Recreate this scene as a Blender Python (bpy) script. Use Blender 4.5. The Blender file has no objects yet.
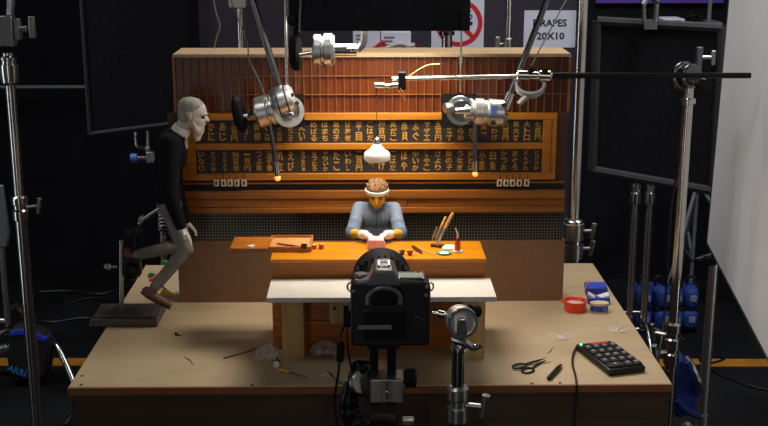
import bpy, bmesh, math, random
from math import sin, cos, pi, sqrt, atan, radians
from mathutils import Vector, Matrix, Euler, Quaternion
random.seed(7)
COL = bpy.context.scene.collection
SC = bpy.context.scene

# ------------------------------------------------------------------ camera
Z0 = 0.95                      # top of the animation table
H = Z0 + 0.914                 # camera height
FPX = 1150.0
TH = atan(294 / FPX)
PS = atan(18 / sqrt(FPX**2 + 294**2))
FW = Vector((sin(PS)*cos(TH), cos(PS)*cos(TH), -sin(TH)))
RT = Vector((cos(PS), -sin(PS), 0))
UP = RT.cross(FW)
CAMP = Vector((0, 0, H))
cam = bpy.data.objects.new('camera', bpy.data.cameras.new('camera'))
COL.objects.link(cam)
cam.location = CAMP
cam.rotation_euler = Matrix((RT, UP, -FW)).transposed().to_euler()
cam.data.sensor_width = 36
cam.data.lens = 36 * FPX / 768
cam.data.clip_start = 0.01
SC.camera = cam

def ray(x, y): return FW*FPX + RT*(x-384) + UP*(213-y)
def U(x, y, d):                 # the place at distance d (world Y) seen at x, y
    r = ray(x, y); return CAMP + r*(d/r.y)
def UZ(x, y, z):                # the place at height z seen at x, y
    r = ray(x, y); return CAMP + r*((z-H)/r.z)
def PX(p): return (Vector(p)-CAMP).dot(FW)/FPX   # metres per pixel at p

# ------------------------------------------------------------------ materials
def lin(c): return tuple(((v/255)/12.92 if v/255 <= 0.04045 else (((v/255)+0.055)/1.055)**2.4) for v in c)
def newmat(name):
    m = bpy.data.materials.new(name); m.use_nodes = True
    nt = m.node_tree; b = nt.nodes['Principled BSDF']
    return m, nt, b
def setin(b, k, v):
    if k in b.inputs: b.inputs[k].default_value = v
def plain(name, rgb, rough=0.5, metal=0, var=0.12, scale=40, spec=0.5, bump=0.0, trans=0, alpha=1, sheen=0, coat=0):
    m, nt, b = newmat(name); c = lin(rgb)
    tc = nt.nodes.new('ShaderNodeTexCoord'); n = nt.nodes.new('ShaderNodeTexNoise')
    n.inputs['Scale'].default_value = scale; n.inputs['Detail'].default_value = 4
    nt.links.new(tc.outputs['Object'], n.inputs['Vector'])
    r = nt.nodes.new('ShaderNodeValToRGB')
    r.color_ramp.elements[0].position = .3; r.color_ramp.elements[1].position = .7
    r.color_ramp.elements[0].color = tuple(v*(1-var) for v in c)+(1,)
    r.color_ramp.elements[1].color = tuple(min(1, v*(1+var)) for v in c)+(1,)
    nt.links.new(n.outputs['Fac'], r.inputs['Fac']); nt.links.new(r.outputs['Color'], b.inputs['Base Color'])
    setin(b, 'Roughness', rough); setin(b, 'Metallic', metal); setin(b, 'Specular IOR Level', spec)
    setin(b, 'Transmission Weight', trans); setin(b, 'Alpha', alpha); setin(b, 'Sheen Weight', sheen); setin(b, 'Coat Weight', coat)
    if bump:
        bp = nt.nodes.new('ShaderNodeBump'); bp.inputs['Strength'].default_value = bump; bp.inputs['Distance'].default_value = .002
        nt.links.new(n.outputs['Fac'], bp.inputs['Height']); nt.links.new(bp.outputs['Normal'], b.inputs['Normal'])
    return m
def wood(name, dark, light, stretch=(3, 60, 60), rough=0.45, scale=1.0, coat=0.0, spec=.5):
    m, nt, b = newmat(name)
    tc = nt.nodes.new('ShaderNodeTexCoord'); mp = nt.nodes.new('ShaderNodeMapping')
    mp.inputs['Scale'].default_value = tuple(s*scale for s in stretch)
    n = nt.nodes.new('ShaderNodeTexNoise'); n.inputs['Scale'].default_value = 1; n.inputs['Detail'].default_value = 6
    n.inputs['Distortion'].default_value = .6
    r = nt.nodes.new('ShaderNodeValToRGB')
    r.color_ramp.elements[0].position = .32; r.color_ramp.elements[1].position = .68
    r.color_ramp.elements[0].color = lin(dark)+(1,); r.color_ramp.elements[1].color = lin(light)+(1,)
    nt.links.new(tc.outputs['Object'], mp.inputs['Vector']); nt.links.new(mp.outputs['Vector'], n.inputs['Vector'])
    nt.links.new(n.outputs['Fac'], r.inputs['Fac']); nt.links.new(r.outputs['Color'], b.inputs['Base Color'])
    setin(b, 'Roughness', rough); setin(b, 'Coat Weight', coat); setin(b, 'Specular IOR Level', spec)
    return m
def tiles(name):
    m, nt, b = newmat(name)
    tc = nt.nodes.new('ShaderNodeTexCoord'); mp = nt.nodes.new('ShaderNodeMapping')
    mp.inputs['Rotation'].default_value = (pi/2, 0, 0)
    br = nt.nodes.new('ShaderNodeTexBrick'); br.offset = 0; br.squash = 1
    for k, v in (('Scale', 1.0), ('Mortar Size', .0009), ('Brick Width', .0074), ('Row Height', .0074), ('Mortar Smooth', .1)):
        br.inputs[k].default_value = v
    br.inputs['Color1'].default_value = lin((9, 10, 12))+(1,); br.inputs['Color2'].default_value = lin((16, 17, 20))+(1,)
    br.inputs['Mortar'].default_value = lin((98, 94, 86))+(1,)
    nt.links.new(tc.outputs['Object'], mp.inputs['Vector']); nt.links.new(mp.outputs['Vector'], br.inputs['Vector'])
    nt.links.new(br.outputs['Color'], b.inputs['Base Color'])
    setin(b, 'Roughness', .3); setin(b, 'Specular IOR Level', .25)
    return m
def glow(name, rgb, strength, base=(255, 200, 120)):
    m, nt, b = newmat(name)
    setin(b, 'Base Color', lin(base)+(1,)); setin(b, 'Emission Color', lin(rgb)+(1,)); setin(b, 'Emission Strength', strength)
    return m
def shade_mat(name):
    m = plain(name, (214, 206, 192), .3, var=.04)
    b = m.node_tree.nodes['Principled BSDF']
    setin(b, 'Emission Color', lin((255, 215, 160))+(1,)); setin(b, 'Emission Strength', .05)
    return m
def plastic_film(name, alpha=.35):
    m, nt, b = newmat(name)
    tc = nt.nodes.new('ShaderNodeTexCoord'); n = nt.nodes.new('ShaderNodeTexNoise'); n.inputs['Scale'].default_value = 14
    nt.links.new(tc.outputs['Object'], n.inputs['Vector'])
    mr = nt.nodes.new('ShaderNodeMapRange'); mr.inputs['From Min'].default_value = .35; mr.inputs['From Max'].default_value = .7
    mr.inputs['To Min'].default_value = alpha*.4; mr.inputs['To Max'].default_value = min(1, alpha*1.6)
    nt.links.new(n.outputs['Fac'], mr.inputs['Value']); nt.links.new(mr.outputs['Result'], b.inputs['Alpha'])
    setin(b, 'Base Color', lin((225, 220, 212))+(1,)); setin(b, 'Roughness', .25)
    return m

M = dict(
  chrome=plain('chrome', (214, 211, 205), .2, 1, .05, 30),
  satin=plain('satin_chrome', (214, 211, 205), .36, 1, .06, 40),
  steel=plain('brushed_steel', (172, 171, 168), .34, 1, .1, 60),
  darkchrome=plain('dark_chrome', (120, 120, 122), .24, 1, .1, 30),
  black=plain('black_plastic', (15, 15, 17), .45, 0, .2, 80, spec=.35),
  blackgloss=plain('black_gloss', (12, 12, 14), .25, 0, .1, 60),
  rubber=plain('black_rubber', (11, 11, 12), .7, 0, .2, 90, spec=.2),
  camblack=plain('camera_black', (14, 14, 15), .38, 0, .15, 300, bump=.15),
  camtop_lit=plain('camera_top_lit', (92, 92, 95), .32, 0, .12, 200),  # paler than the black body: overhead highlights painted into the colour
  camgrey=plain('camera_button_grey', (120, 120, 122), .4),
  lcd=plain('lcd_glass', (112, 120, 92), .55),
  cast=plain('cast_iron', (88, 82, 80), .45, .3, .25, 60, bump=.3),
  anod=plain('black_anodised', (20, 20, 22), .35, .6, .15, 60),
  floor=plain('black_floor', (15, 15, 16), .55, 0, .8, 3, spec=.25),
  wallback=plain('charcoal_wall', (58, 54, 60), .9, 0, .15, 2, spec=.1),
  curtain=plain('black_curtain', (21, 21, 24), .95, 0, .2, 4, spec=.05),
  flag=plain('black_flag_cloth', (31, 29, 32), .95, 0, .25, 60, spec=.1),
  flagedge=plain('grey_flag_binding', (50, 48, 50), .8, 0, .15, 50),
  tape=plain('yellow_tape', (158, 102, 14), .6, 0, .2, 12),
  white=plain('white_board', (225, 225, 228), .85, 0, .03, 3),
  paper=plain('white_paper', (205, 203, 212), .8, 0, .04, 10),
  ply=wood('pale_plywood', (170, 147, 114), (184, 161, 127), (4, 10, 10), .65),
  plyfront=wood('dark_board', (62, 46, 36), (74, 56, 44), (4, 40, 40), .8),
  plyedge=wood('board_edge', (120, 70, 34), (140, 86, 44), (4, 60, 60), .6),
  lattice=wood('redbrown_panel', (76, 32, 9), (104, 46, 13), (26, 60, 5), .35),
  strip=wood('gold_strip', (124, 72, 26), (146, 88, 36), (30, 30, 30), .4),
  side=wood('dark_side_panel', (68, 34, 12), (82, 44, 16), (40, 40, 5), .5),
  frame=wood('golden_frame', (152, 90, 8), (178, 110, 14), (3, 70, 70), .45),
  beam=wood('beam_wood', (116, 64, 10), (152, 88, 18), (3, 90, 110), .45),
  cap=wood('pale_cap', (170, 140, 104), (190, 160, 124), (3, 40, 40), .7),
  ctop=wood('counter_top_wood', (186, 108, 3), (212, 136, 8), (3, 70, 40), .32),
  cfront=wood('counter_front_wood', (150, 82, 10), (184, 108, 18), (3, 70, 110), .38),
  tray=wood('tray_wood', (160, 88, 18), (184, 106, 26), (6, 60, 60), .4),
  trayin=wood('tray_inner', (176, 120, 62), (196, 140, 80), (6, 60, 60), .55),
  ledge=plain('ledge_white_wood', (204, 196, 184), .6, 0, .05, 20),
  legwood=wood('pale_leg_wood', (176, 140, 84), (200, 164, 106), (40, 40, 4), .55),
  card=plain('brown_cardboard', (118, 84, 56), .85, 0, .08, 60),
  menu=plain('menu_black', (30, 27, 20), .55, 0, .25, 30),
  gold=plain('gold_paint', (180, 130, 42), .5, 0, .2, 80),
  shade_strip=plain('painted_recess_shade', (16, 13, 10), .6, 0, .2, 20),
  tile=tiles('black_mosaic'),
  tag=plain('tag_wood', (222, 198, 168), .7),
  string=plain('string_dark', (40, 30, 22), .8),
  shade=shade_mat('shade_glass'),
  bulb=glow('bulb_glow', (255, 200, 120), 8), tinybulb=glow('orange_glow', (255, 110, 50), 3),
  led=glow('green_led', (60, 255, 110), 7, (20, 200, 60)),
  skin=plain('puppet_skin', (236, 172, 34), .55, 0, .06, 80),
  clay=plain('grey_clay', (200, 192, 178), .7, 0, .14, 60, bump=.2),
  clayhair=plain('clay_hair', (150, 144, 132), .75, 0, .3, 130, bump=.6),
  hair=plain('brown_hair', (112, 82, 54), .8, 0, .35, 160, bump=.8),
  band=plain('white_headband', (228, 224, 216), .75, 0, .05, 90),
  shirt=plain('blue_grey_shirt', (112, 126, 146), .85, 0, .1, 160, bump=.3),
  shirtdark=plain('shirt_placket', (84, 96, 114), .85),
  glove=plain('white_glove', (232, 226, 212), .6, 0, .05, 90),
  sweater=plain('black_sweater', (22, 22, 26), .95, 0, .25, 200, bump=.3, spec=.15),
  trouser=plain('grey_trousers', (118, 112, 104), .85, 0, .15, 150, bump=.3),
  navy=plain('navy_trousers', (36, 40, 52), .9),
  shoe=plain('brown_shoe', (104, 60, 52), .55, 0, .15, 90), shoesole=plain('dark_sole', (40, 28, 24), .7),
  eye=plain('dark_eye', (26, 18, 14), .3), brow=plain('dark_brow', (70, 46, 24), .8),
  lip=plain('mouth_tint', (150, 84, 52), .6),
  fish=plain('pink_fish', (244, 186, 184), .5, 0, .10, 130),
  knifewood=plain('knife_handle_wood', (206, 158, 96), .5), blade=plain('knife_blade', (190, 192, 196), .28, .9, .05, 60),
  brown=plain('dark_brown_glaze', (58, 26, 12), .3), redcup=plain('red_lacquer', (140, 30, 14), .25), 
  green=plain('green_plate', (70, 150, 110), .35), white2=plain('white_china', (226, 224, 214), .4),
  sauce=plain('orange_sauce', (205, 82, 18), .15), 
  redtin=plain('red_plastic', (224, 62, 30), .35), paste=plain('grey_paste', (196, 176, 172), .6),
  blue=plain('blue_card', (36, 52, 150), .45, 0, .1, 60), bluelight=plain('blue_label', (70, 110, 190), .4), 
  cream=plain('cream_plastic', (200, 186, 150), .5),
  bluebag=plain('blue_cordura', (20, 48, 118), .75, 0, .25, 40, bump=.3), bagblue2=plain('bright_blue_print', (40, 140, 230), .6),
  bagblack=plain('black_cordura', (17, 17, 20), .8, 0, .3, 60, bump=.3), bluetrim=plain('blue_webbing', (34, 56, 190), .7),
  silver=plain('silver_patch', (120, 130, 150), .5),
  film=plastic_film('clear_plastic', .22), film2=plastic_film('plastic_wrap', .33),
  red=plain('red_paint', (196, 30, 34), .5), inkblack=plain('black_ink', (22, 20, 24), .7),
  yellow=plain('yellow_handle', (214, 160, 40), .4), greenclip=plain('green_clip', (40, 150, 90), .4), 
  purple=plain('purple_cloth', (78, 44, 132), .8), copper=plain('copper_wire', (196, 140, 84), .35, .8),
  greypaint=plain('grey_paint', (108, 110, 114), .5, .3), whitecable=plain('white_cable', (150, 148, 150), .5),
  label=plain('grey_label', (120, 116, 112), .5), key=plain('black_key', (22, 22, 24), .5), keyprint=plain('key_print', (150, 150, 146), .5),
  amberglass=plain('amber_glass', (200, 96, 20), .1, trans=.3),
)
M['chromed'] = M['chrome']

# ------------------------------------------------------------------ mesh builder
WLOC = {}
class MB:
    def __init__(s): s.bm = bmesh.new()
    def add(s, verts, faces):
        vs = [s.bm.verts.new(v) for v in verts]
        for f in faces:
            try: s.bm.faces.new([vs[i] for i in f])
            except ValueError: pass
        return s
    def box(s, c, size, rot=None):
        c = Vector(c); h = Vector(size)/2; R = rot if rot is not None else Matrix.Identity(3)
        vs = [c + R @ Vector((sx*h.x, sy*h.y, sz*h.z)) for sx in (-1, 1) for sy in (-1, 1) for sz in (-1, 1)]
        return s.add(vs, [(0,1,3,2),(4,6,7,5),(0,4,5,1),(2,3,7,6),(0,2,6,4),(1,5,7,3)])
    def span(s, x0, x1, y0, y1, z0, z1): return s.box(((x0+x1)/2, (y0+y1)/2, (z0+z1)/2), (abs(x1-x0), abs(y1-y0), abs(z1-z0)))
    def lathe(s, prof, origin, axis=(0, 0, 1), seg=24, squash=(1, 1)):
        ax = Vector(axis).normalized(); q = ax.to_track_quat('Z', 'Y').to_matrix(); o = Vector(origin)
        rings = []
        for r, h in prof:
            if r <= 1e-7: rings.append([s.bm.verts.new(o + q @ Vector((0, 0, h)))])
            else: rings.append([s.bm.verts.new(o + q @ Vector((r*squash[0]*cos(2*pi*i/seg), r*squash[1]*sin(2*pi*i/seg), h))) for i in range(seg)])
        for a, b in zip(rings, rings[1:]):
            for i in range(seg):
                j = (i+1) % seg
                try:
                    if len(a) == 1 and len(b) == 1: break
                    if len(a) == 1: s.bm.faces.new((a[0], b[j], b[i]))
                    elif len(b) == 1: s.bm.faces.new((a[i], a[j], b[0]))
                    else: s.bm.faces.new((a[i], a[j], b[j], b[i]))
                except ValueError: pass
        if len(rings[0]) > 1: s.bm.faces.new(rings[0][::-1])
        if len(rings[-1]) > 1: s.bm.faces.new(rings[-1])
        return s
    def cyl(s, p0, p1, r0, r1=None, seg=20):
        p0 = Vector(p0); p1 = Vector(p1); r1 = r0 if r1 is None else r1
        return s.lathe([(r0, 0), (r1, (p1-p0).length)], p0, p1-p0, seg)
    def ball(s, c, r, rot=None, seg=20, rings=12):
        rr = Vector((r, r, r)) if not hasattr(r, '__len__') else Vector(r); R = rot if rot is not None else Matrix.Identity(3); c = Vector(c)
        m = Matrix.Translation(c) @ R.to_4x4() @ Matrix.Diagonal((rr.x, rr.y, rr.z, 1))
        bmesh.ops.create_uvsphere(s.bm, u_segments=seg, v_segments=rings, radius=1, matrix=m); return s
    def capsule(s, p0, p1, r0, r1, seg=16, n=8):
        p0 = Vector(p0); p1 = Vector(p1); L = (p1-p0).length
        prof = [(r0*cos(t), r0*sin(t)) for t in [(-pi/2)+(pi/2)*i/n for i in range(n)]]
        prof = [(max(0, a), b) for a, b in prof] + [(r0, 0), (r1, L)]
        prof += [(max(0, r1*cos((pi/2)*i/n)), L + r1*sin((pi/2)*i/n)) for i in range(1, n+1)]
        prof[0] = (0, prof[0][1]); prof[-1] = (0, prof[-1][1])
        return s.lathe(prof, p0, p1-p0, seg)
    def tube(s, pts, r, seg=8, steps=8, closed=False, smooth=True):
        pts = [Vector(p) for p in pts]
        if smooth and len(pts) > 2:
            out = []; n = len(pts)
            for i in range(n if closed else n-1):
                g = (lambda k: pts[k % n]) if closed else (lambda k: pts[min(max(k, 0), n-1)])
                a, b, c, d = g(i-1), g(i), g(i+1), g(i+2)
                for k in range(steps):
                    t = k/steps
                    out.append(.5*((2*b)+(c-a)*t+(2*a-5*b+4*c-d)*t*t+(3*b-a-3*c+d)*t**3))
            if not closed: out.append(pts[-1])
            pts = out
        n = len(pts); up = None; rings = []
        for i, p in enumerate(pts):
            t = (pts[(i+1) % n]-pts[i-1]) if closed else (pts[min(i+1, n-1)]-pts[max(i-1, 0)])
            t = t.normalized() if t.length > 1e-9 else Vector((0, 0, 1))
            if up is None: up = t.orthogonal().normalized()
            up = (up - t*up.dot(t)); up = up.normalized() if up.length > 1e-6 else t.orthogonal().normalized()
            bi = t.cross(up); rad = r[min(i*len(r)//n, len(r)-1)] if hasattr(r, '__len__') else r
            rings.append([s.bm.verts.new(p + (up*cos(2*pi*k/seg)+bi*sin(2*pi*k/seg))*rad) for k in range(seg)])
        pr = list(zip(rings, rings[1:])) + ([(rings[-1], rings[0])] if closed else [])
        for a, b in pr:
            for i in range(seg):
                j = (i+1) % seg; s.bm.faces.new((a[i], a[j], b[j], b[i]))
        if not closed: s.bm.faces.new(rings[0][::-1]); s.bm.faces.new(rings[-1])
        return s
    def prism(s, poly, origin, ux, uy, depth):      # poly (2d) in plane ux, uy, extruded by vector depth
        o = Vector(origin); ux = Vector(ux); uy = Vector(uy); d = Vector(depth); n = len(poly)
        vs = [o + ux*a + uy*b for a, b in poly]; vs += [v + d for v in vs]
        return s.add(vs, [tuple(range(n))[::-1], tuple(range(n, 2*n))] + [(i, (i+1) % n, n+(i+1) % n, n+i) for i in range(n)])
    def disc(s, c, r, axis, h, seg=28, squash=(1, 1), round_=.0):
        rr = round_ or min(h*.25, r*.15)
        return s.lathe([(0, -h/2), (r-rr, -h/2), (r, -h/2+rr), (r, h/2-rr), (r-rr, h/2), (0, h/2)], c, axis, seg, squash)
    def build(s, name, mat, parent=None, bevel=0, sharp=35, loc=None, flat=False):
        bm = s.bm; bmesh.ops.recalc_face_normals(bm, faces=bm.faces)
        if parent is not None: off = WLOC[parent]
        elif loc is not None: off = Vector(loc)
        else:
            xs = [v.co for v in bm.verts]
            off = Vector(((min(v.x for v in xs)+max(v.x for v in xs))/2, (min(v.y for v in xs)+max(v.y for v in xs))/2, min(v.z for v in xs)))
        bmesh.ops.translate(bm, verts=bm.verts, vec=-off)
        me = bpy.data.meshes.new(name); bm.to_mesh(me); bm.free()
        me.materials.append(M[mat] if isinstance(mat, str) else mat)
        if not flat:
            me.shade_smooth(); me.set_sharp_from_angle(angle=radians(sharp))
        o = bpy.data.objects.new(name, me); COL.objects.link(o)
        if parent is not None: o.parent = parent
        else: o.location = off
        WLOC[o] = off.copy()
        if bevel:
            b = o.modifiers.new('bevel', 'BEVEL'); b.width = bevel; b.segments = 2; b.limit_method = 'ANGLE'; b.angle_limit = radians(40)
        return o
def meta(o, label=None, cat=None, group=None, kind=None):
    if label: o['label'] = label
    if cat: o['category'] = cat
    if group: o['group'] = group
    if kind: o['kind'] = kind
    return o
def thing(name, loc, label, cat, group=None):
    o = bpy.data.objects.new(name, None); COL.objects.link(o); o.location = loc; o.empty_display_size = .02
    WLOC[o] = Vector(loc); return meta(o, label, cat, group)
def struct(mb, name, mat, bevel=0, flat=True): return meta(mb.build(name, mat, bevel=bevel, flat=flat), kind='structure')
def copy_tree(o, parent=None):
    c = o.copy(); COL.objects.link(c)
    if parent is not None: c.parent = parent
    WLOC[c] = WLOC[o]
    for ch in list(o.children): copy_tree(ch, c)
    return c
def evalmesh(o):
    dg = bpy.context.evaluated_depsgraph_get(); dg.update()
    me = bpy.data.meshes.new_from_object(o.evaluated_get(dg)); o.modifiers.clear(); old = o.data; o.data = me
    return o
def melt(o, voxel, it=6, fac=.5):
    r = o.modifiers.new('r', 'REMESH'); r.mode = 'VOXEL'; r.voxel_size = voxel
    s = o.modifiers.new('s', 'SMOOTH'); s.factor = fac; s.iterations = it
    mats = list(o.data.materials); evalmesh(o)
    o.data.materials.clear()
    for m in mats: o.data.materials.append(m)
    o.data.shade_smooth(); return o
FONT_LINE = 1.0
def text_bm(mb, body, origin, ux, uy, w=None, h=None, depth=.0004, space=1.0, bold=.018):
    """lettering added to mb: body centred on origin, fitted in w x h metres, reading along ux, upright along uy"""
    cu = bpy.data.curves.new('t', 'FONT'); cu.body = body; cu.align_x = 'CENTER'; cu.align_y = 'CENTER'; cu.space_line = space
    cu.extrude = .0; cu.offset = bold; cu.resolution_u = 2
    o = bpy.data.objects.new('t', cu); COL.objects.link(o)
    dg = bpy.context.evaluated_depsgraph_get(); dg.update()
    me = o.evaluated_get(dg).to_mesh()
    vs = [v.co.copy() for v in me.vertices]; fs = [tuple(p.vertices) for p in me.polygons]
    o.evaluated_get(dg).to_mesh_clear(); bpy.data.objects.remove(o); bpy.data.curves.remove(cu)
    if not vs: return mb
    x0, x1 = min(v.x for v in vs), max(v.x for v in vs); y0, y1 = min(v.y for v in vs), max(v.y for v in vs)
    sx = w/(x1-x0) if w else None; sy = h/(y1-y0) if h else None
    sx = sx or sy; sy = sy or sx
    ux = Vector(ux).normalized(); uy = Vector(uy).normalized(); n = ux.cross(uy)*depth; o = Vector(origin)
    pts = [o + ux*((v.x-(x0+x1)/2)*sx) + uy*((v.y-(y0+y1)/2)*sy) + n for v in vs]
    return mb.add(pts, fs)

XA, ZA, YA = Vector((1, 0, 0)), Vector((0, 0, 1)), Vector((0, 1, 0))
def Rz(a): return Matrix.Rotation(a, 3, 'Z')
def basis(x, y, z): return Matrix((x, y, z)).transposed()
# ------------------------------------------------------------------ the studio shell
WY = 5.95
struct(MB().span(-4.2, 4.2, -1.0, WY+.1, -.06, 0), 'floor', 'floor')
struct(MB().span(-4.2, 4.2, WY, WY+.08, 0, 3.4), 'wall_back', 'wallback')
def folds(x0, x1, y, z0, z1, amp, n, name, label):
    mb = MB(); N = n*8
    vs = []; 
    for k in range(N+1):
        x = x0+(x1-x0)*k/N; yy = y+amp*sin(2*pi*k/8)+amp*.5*sin(k*.37)
        vs += [(x, yy, z0), (x, yy, z1), (x, yy+.01, z0), (x, yy+.01, z1)]
    fs = []
    for k in range(N):
        a = 4*k; b = a+4
        fs += [(a, b, b+1, a+1), (a+2, a+3, b+3, b+2), (a+1, b+1, b+3, a+3), (a, a+2, b+2, b)]
    return meta(mb.add(vs, fs).build(name, 'curtain', sharp=80), label, 'curtain')
xl = U(198, 20, WY-.12).x
folds(-4.0, xl, WY-.1, .0, 3.3, .004, 14, 'black_curtain', 'black cloth drape covering the studio wall behind the bearded puppet')
folds(U(584, 20, WY-.12).x, 4.0, WY-.1, .0, 3.3, .004, 14, 'black_curtain', 'black cloth drape behind the white bounce panel')
# yellow line across the floor
ty = UZ(60, 361, 0).y
tl, tr = UZ(0, 362.2, 0), UZ(768, 363.2, 0); td = (tr-tl).normalized()
struct(MB().box((tl+tr)/2+ZA*.0015, (8.0, .085, .003), Rz(math.atan2(td.y, td.x))), 'trim_1', 'tape')
# pale batten on the drape
a, b = U(16, 87, WY-.2), U(140, 87, WY-.2)
meta(MB().span(-4.0, b.x, a.y, a.y+.02, a.z-.006, a.z+.006).build('wall_batten', 'greypaint'), 'thin grey batten running across the black drape', 'batten')
# overhead pipe the hanging gear is fixed to (just above the picture)
PIPE_Z = 2.22
pipes = thing('overhead_pipe', (0, 2.6, PIPE_Z), 'steel overhead pipe that the set lamps hang from', 'pipe')
MB().cyl((-1.3, 2.6, PIPE_Z), (1.3, 2.6, PIPE_Z), .024).build('pipe_tube', 'steel', pipes)
for sx in (-1.3, 1.3):
    MB().cyl((sx, 2.6, PIPE_Z+.02), (sx, 2.6, 3.4), .012).build('drop_rod', 'steel', pipes)
struct(MB().span(-4.2, 4.2, -1.0, WY+.1, 3.4, 3.46), 'ceiling', 'curtain')

# ------------------------------------------------------------------ animation table
TX0, TX1, TY0, TY1 = -.604, .618, 2.166, 3.012
tb = thing('animation_table', ((TX0+TX1)/2, (TY0+TY1)/2, 0), 'large pale plywood animation table carrying the miniature restaurant set', 'table')
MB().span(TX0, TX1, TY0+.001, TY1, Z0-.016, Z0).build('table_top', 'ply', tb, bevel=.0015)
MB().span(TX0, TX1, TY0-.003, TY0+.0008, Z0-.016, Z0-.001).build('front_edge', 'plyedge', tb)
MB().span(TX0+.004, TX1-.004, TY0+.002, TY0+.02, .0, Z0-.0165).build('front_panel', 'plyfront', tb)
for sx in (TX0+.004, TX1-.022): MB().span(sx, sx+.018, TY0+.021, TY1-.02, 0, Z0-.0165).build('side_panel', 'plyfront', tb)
MB().span(TX0+.004, TX1-.004, TY1-.02, TY1-.004, 0, Z0-.0165).build('back_panel', 'plyfront', tb)
for px, py in ((73.5, 403), (668, 401)):
    p = U(px, py, TY0+.002); MB().disc(p, .004, (0, 1, 0), .003, 12).build('screw', 'inkblack', tb)
for px, py in ((82, 376), (81, 385), (560, 383), (252, 386), (532, 384), (668, 371)):
    p = UZ(px, py, Z0); p.y = max(p.y, TY0+.006); MB().disc(p, .0035, (0, 0, 1), .002, 12).build('screw', 'inkblack', tb)

# ------------------------------------------------------------------ stage flat (the restaurant wall)
BY = 2.695
zc = lambda d: H-d
fl = thing('stage_flat', (.01, BY+.06, Z0), 'wooden miniature restaurant wall with lattice top and black mosaic band', 'stage set')
LX0, LX1, LZ0, LZ1 = -.4505, .477, zc(.4433), zc(.3125)
MB().span(LX0, LX1, BY+.006, BY+.02, LZ0, LZ1).build('lattice_back', 'lattice', fl)
mb = MB(); n = 49
for k in range(n+1):
    x = LX0 + (LX1-LX0)*k/n; mb.box((x, BY+.001, (LZ0+LZ1)/2), (.0012 if 0 < k < n else .006, .008, LZ1-LZ0))
for py in (76, 94.5):
    z = U(370, py, BY).z; mb.box(((LX0+LX1)/2, BY+.001, z), (LX1-LX0, .006, .0013))
mb.build('lattice_strips', 'strip', fl)
MB().span(LX0-.001, LX1+.001, BY-.006, BY+.128, LZ1, LZ1+.008).build('top_cap', 'cap', fl, bevel=.001)
MB().span(LX0, LX1, BY+.021, BY+.12, LZ0, LZ1).build('upper_box', 'side', fl)
SX0, SX1 = -.471, .4765
BMZ0, BMZ1 = zc(.6844), zc(.63)
MB().span(SX0, SX1, BY, BY+.12, BMZ1+.002, LZ0).build('sign_panel', 'side', fl, bevel=.001)
# shade below the menu board painted as a flat black strip, then the timber beam
MB().span(-.44, .475, BY-.012, BY-.0005, BMZ1+.016, BMZ1+.021).build('recess_lip', 'beam', fl)
MB().span(-.44, .475, BY-.004, BY-.0005, BMZ1, BMZ1+.0155).build('shade_strip', 'shade_strip', fl)
bh = BMZ1-BMZ0
mb = MB()
for x0, x1, f0, f1, dy in ((-.44, .475, .64, 1, .016), (-.44, .095, .26, .62, .013), (.097, .475, .26, .62, .011), (-.44, .475, 0, .24, .018)):
    mb.span(x0, x1, BY-dy, BY+.1, BMZ0+bh*f0, BMZ0+bh*f1)
mb.span(-.4395, .4745, BY-.005, BY+.09, BMZ0, BMZ1-.0005)
mb.build('beam', 'beam', fl, bevel=.0008)
TZ0 = zc(.757)
MB().span(-.452, .4765, BY, BY+.02, TZ0, BMZ0).build('mosaic_band', 'tile', fl)
MB().span(-.4615, .482, BY-.002, BY+.10, Z0, TZ0-.0005).build('cardboard_base', 'card', fl)

# menu board
bz0, bz1 = zc(.6085), zc(.4446); bx0, bx1 = -.4425, .450; FY = BY-.0005
mboard = thing('menu_board', ((bx0+bx1)/2, FY, bz0), 'wide gold framed menu board of two black rows with gold Japanese writing', 'menu board')
zr = [U(370, py, BY-.015).z for py in (113.5, 120, 143.5, 149.5, 173.5, 180)]
mb = MB()
mb.span(bx0, bx1, FY-.016, FY, zr[1], zr[0]); mb.span(bx0, bx1, FY-.016, FY, zr[5], zr[4])
mb.build('frame_rail', 'frame', mboard, bevel=.001)
ix0, ix1 = U(195, 148, BY-.015).x, U(542.5, 148, BY-.015).x
MB().span(bx0+.0135, bx1-.0112, FY-.0158, FY, zr[3], zr[2]).build('middle_rail', 'frame', mboard, bevel=.001)
for x0, x1 in ((bx0, bx0+.013), (bx0+.0145, ix0), (ix1, bx1-.0125), (bx1-.011, bx1)):
    MB().span(x0, x1, FY-.0155, FY, zr[4], zr[1]).build('frame_stile', 'frame', mboard, bevel=.001)
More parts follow.
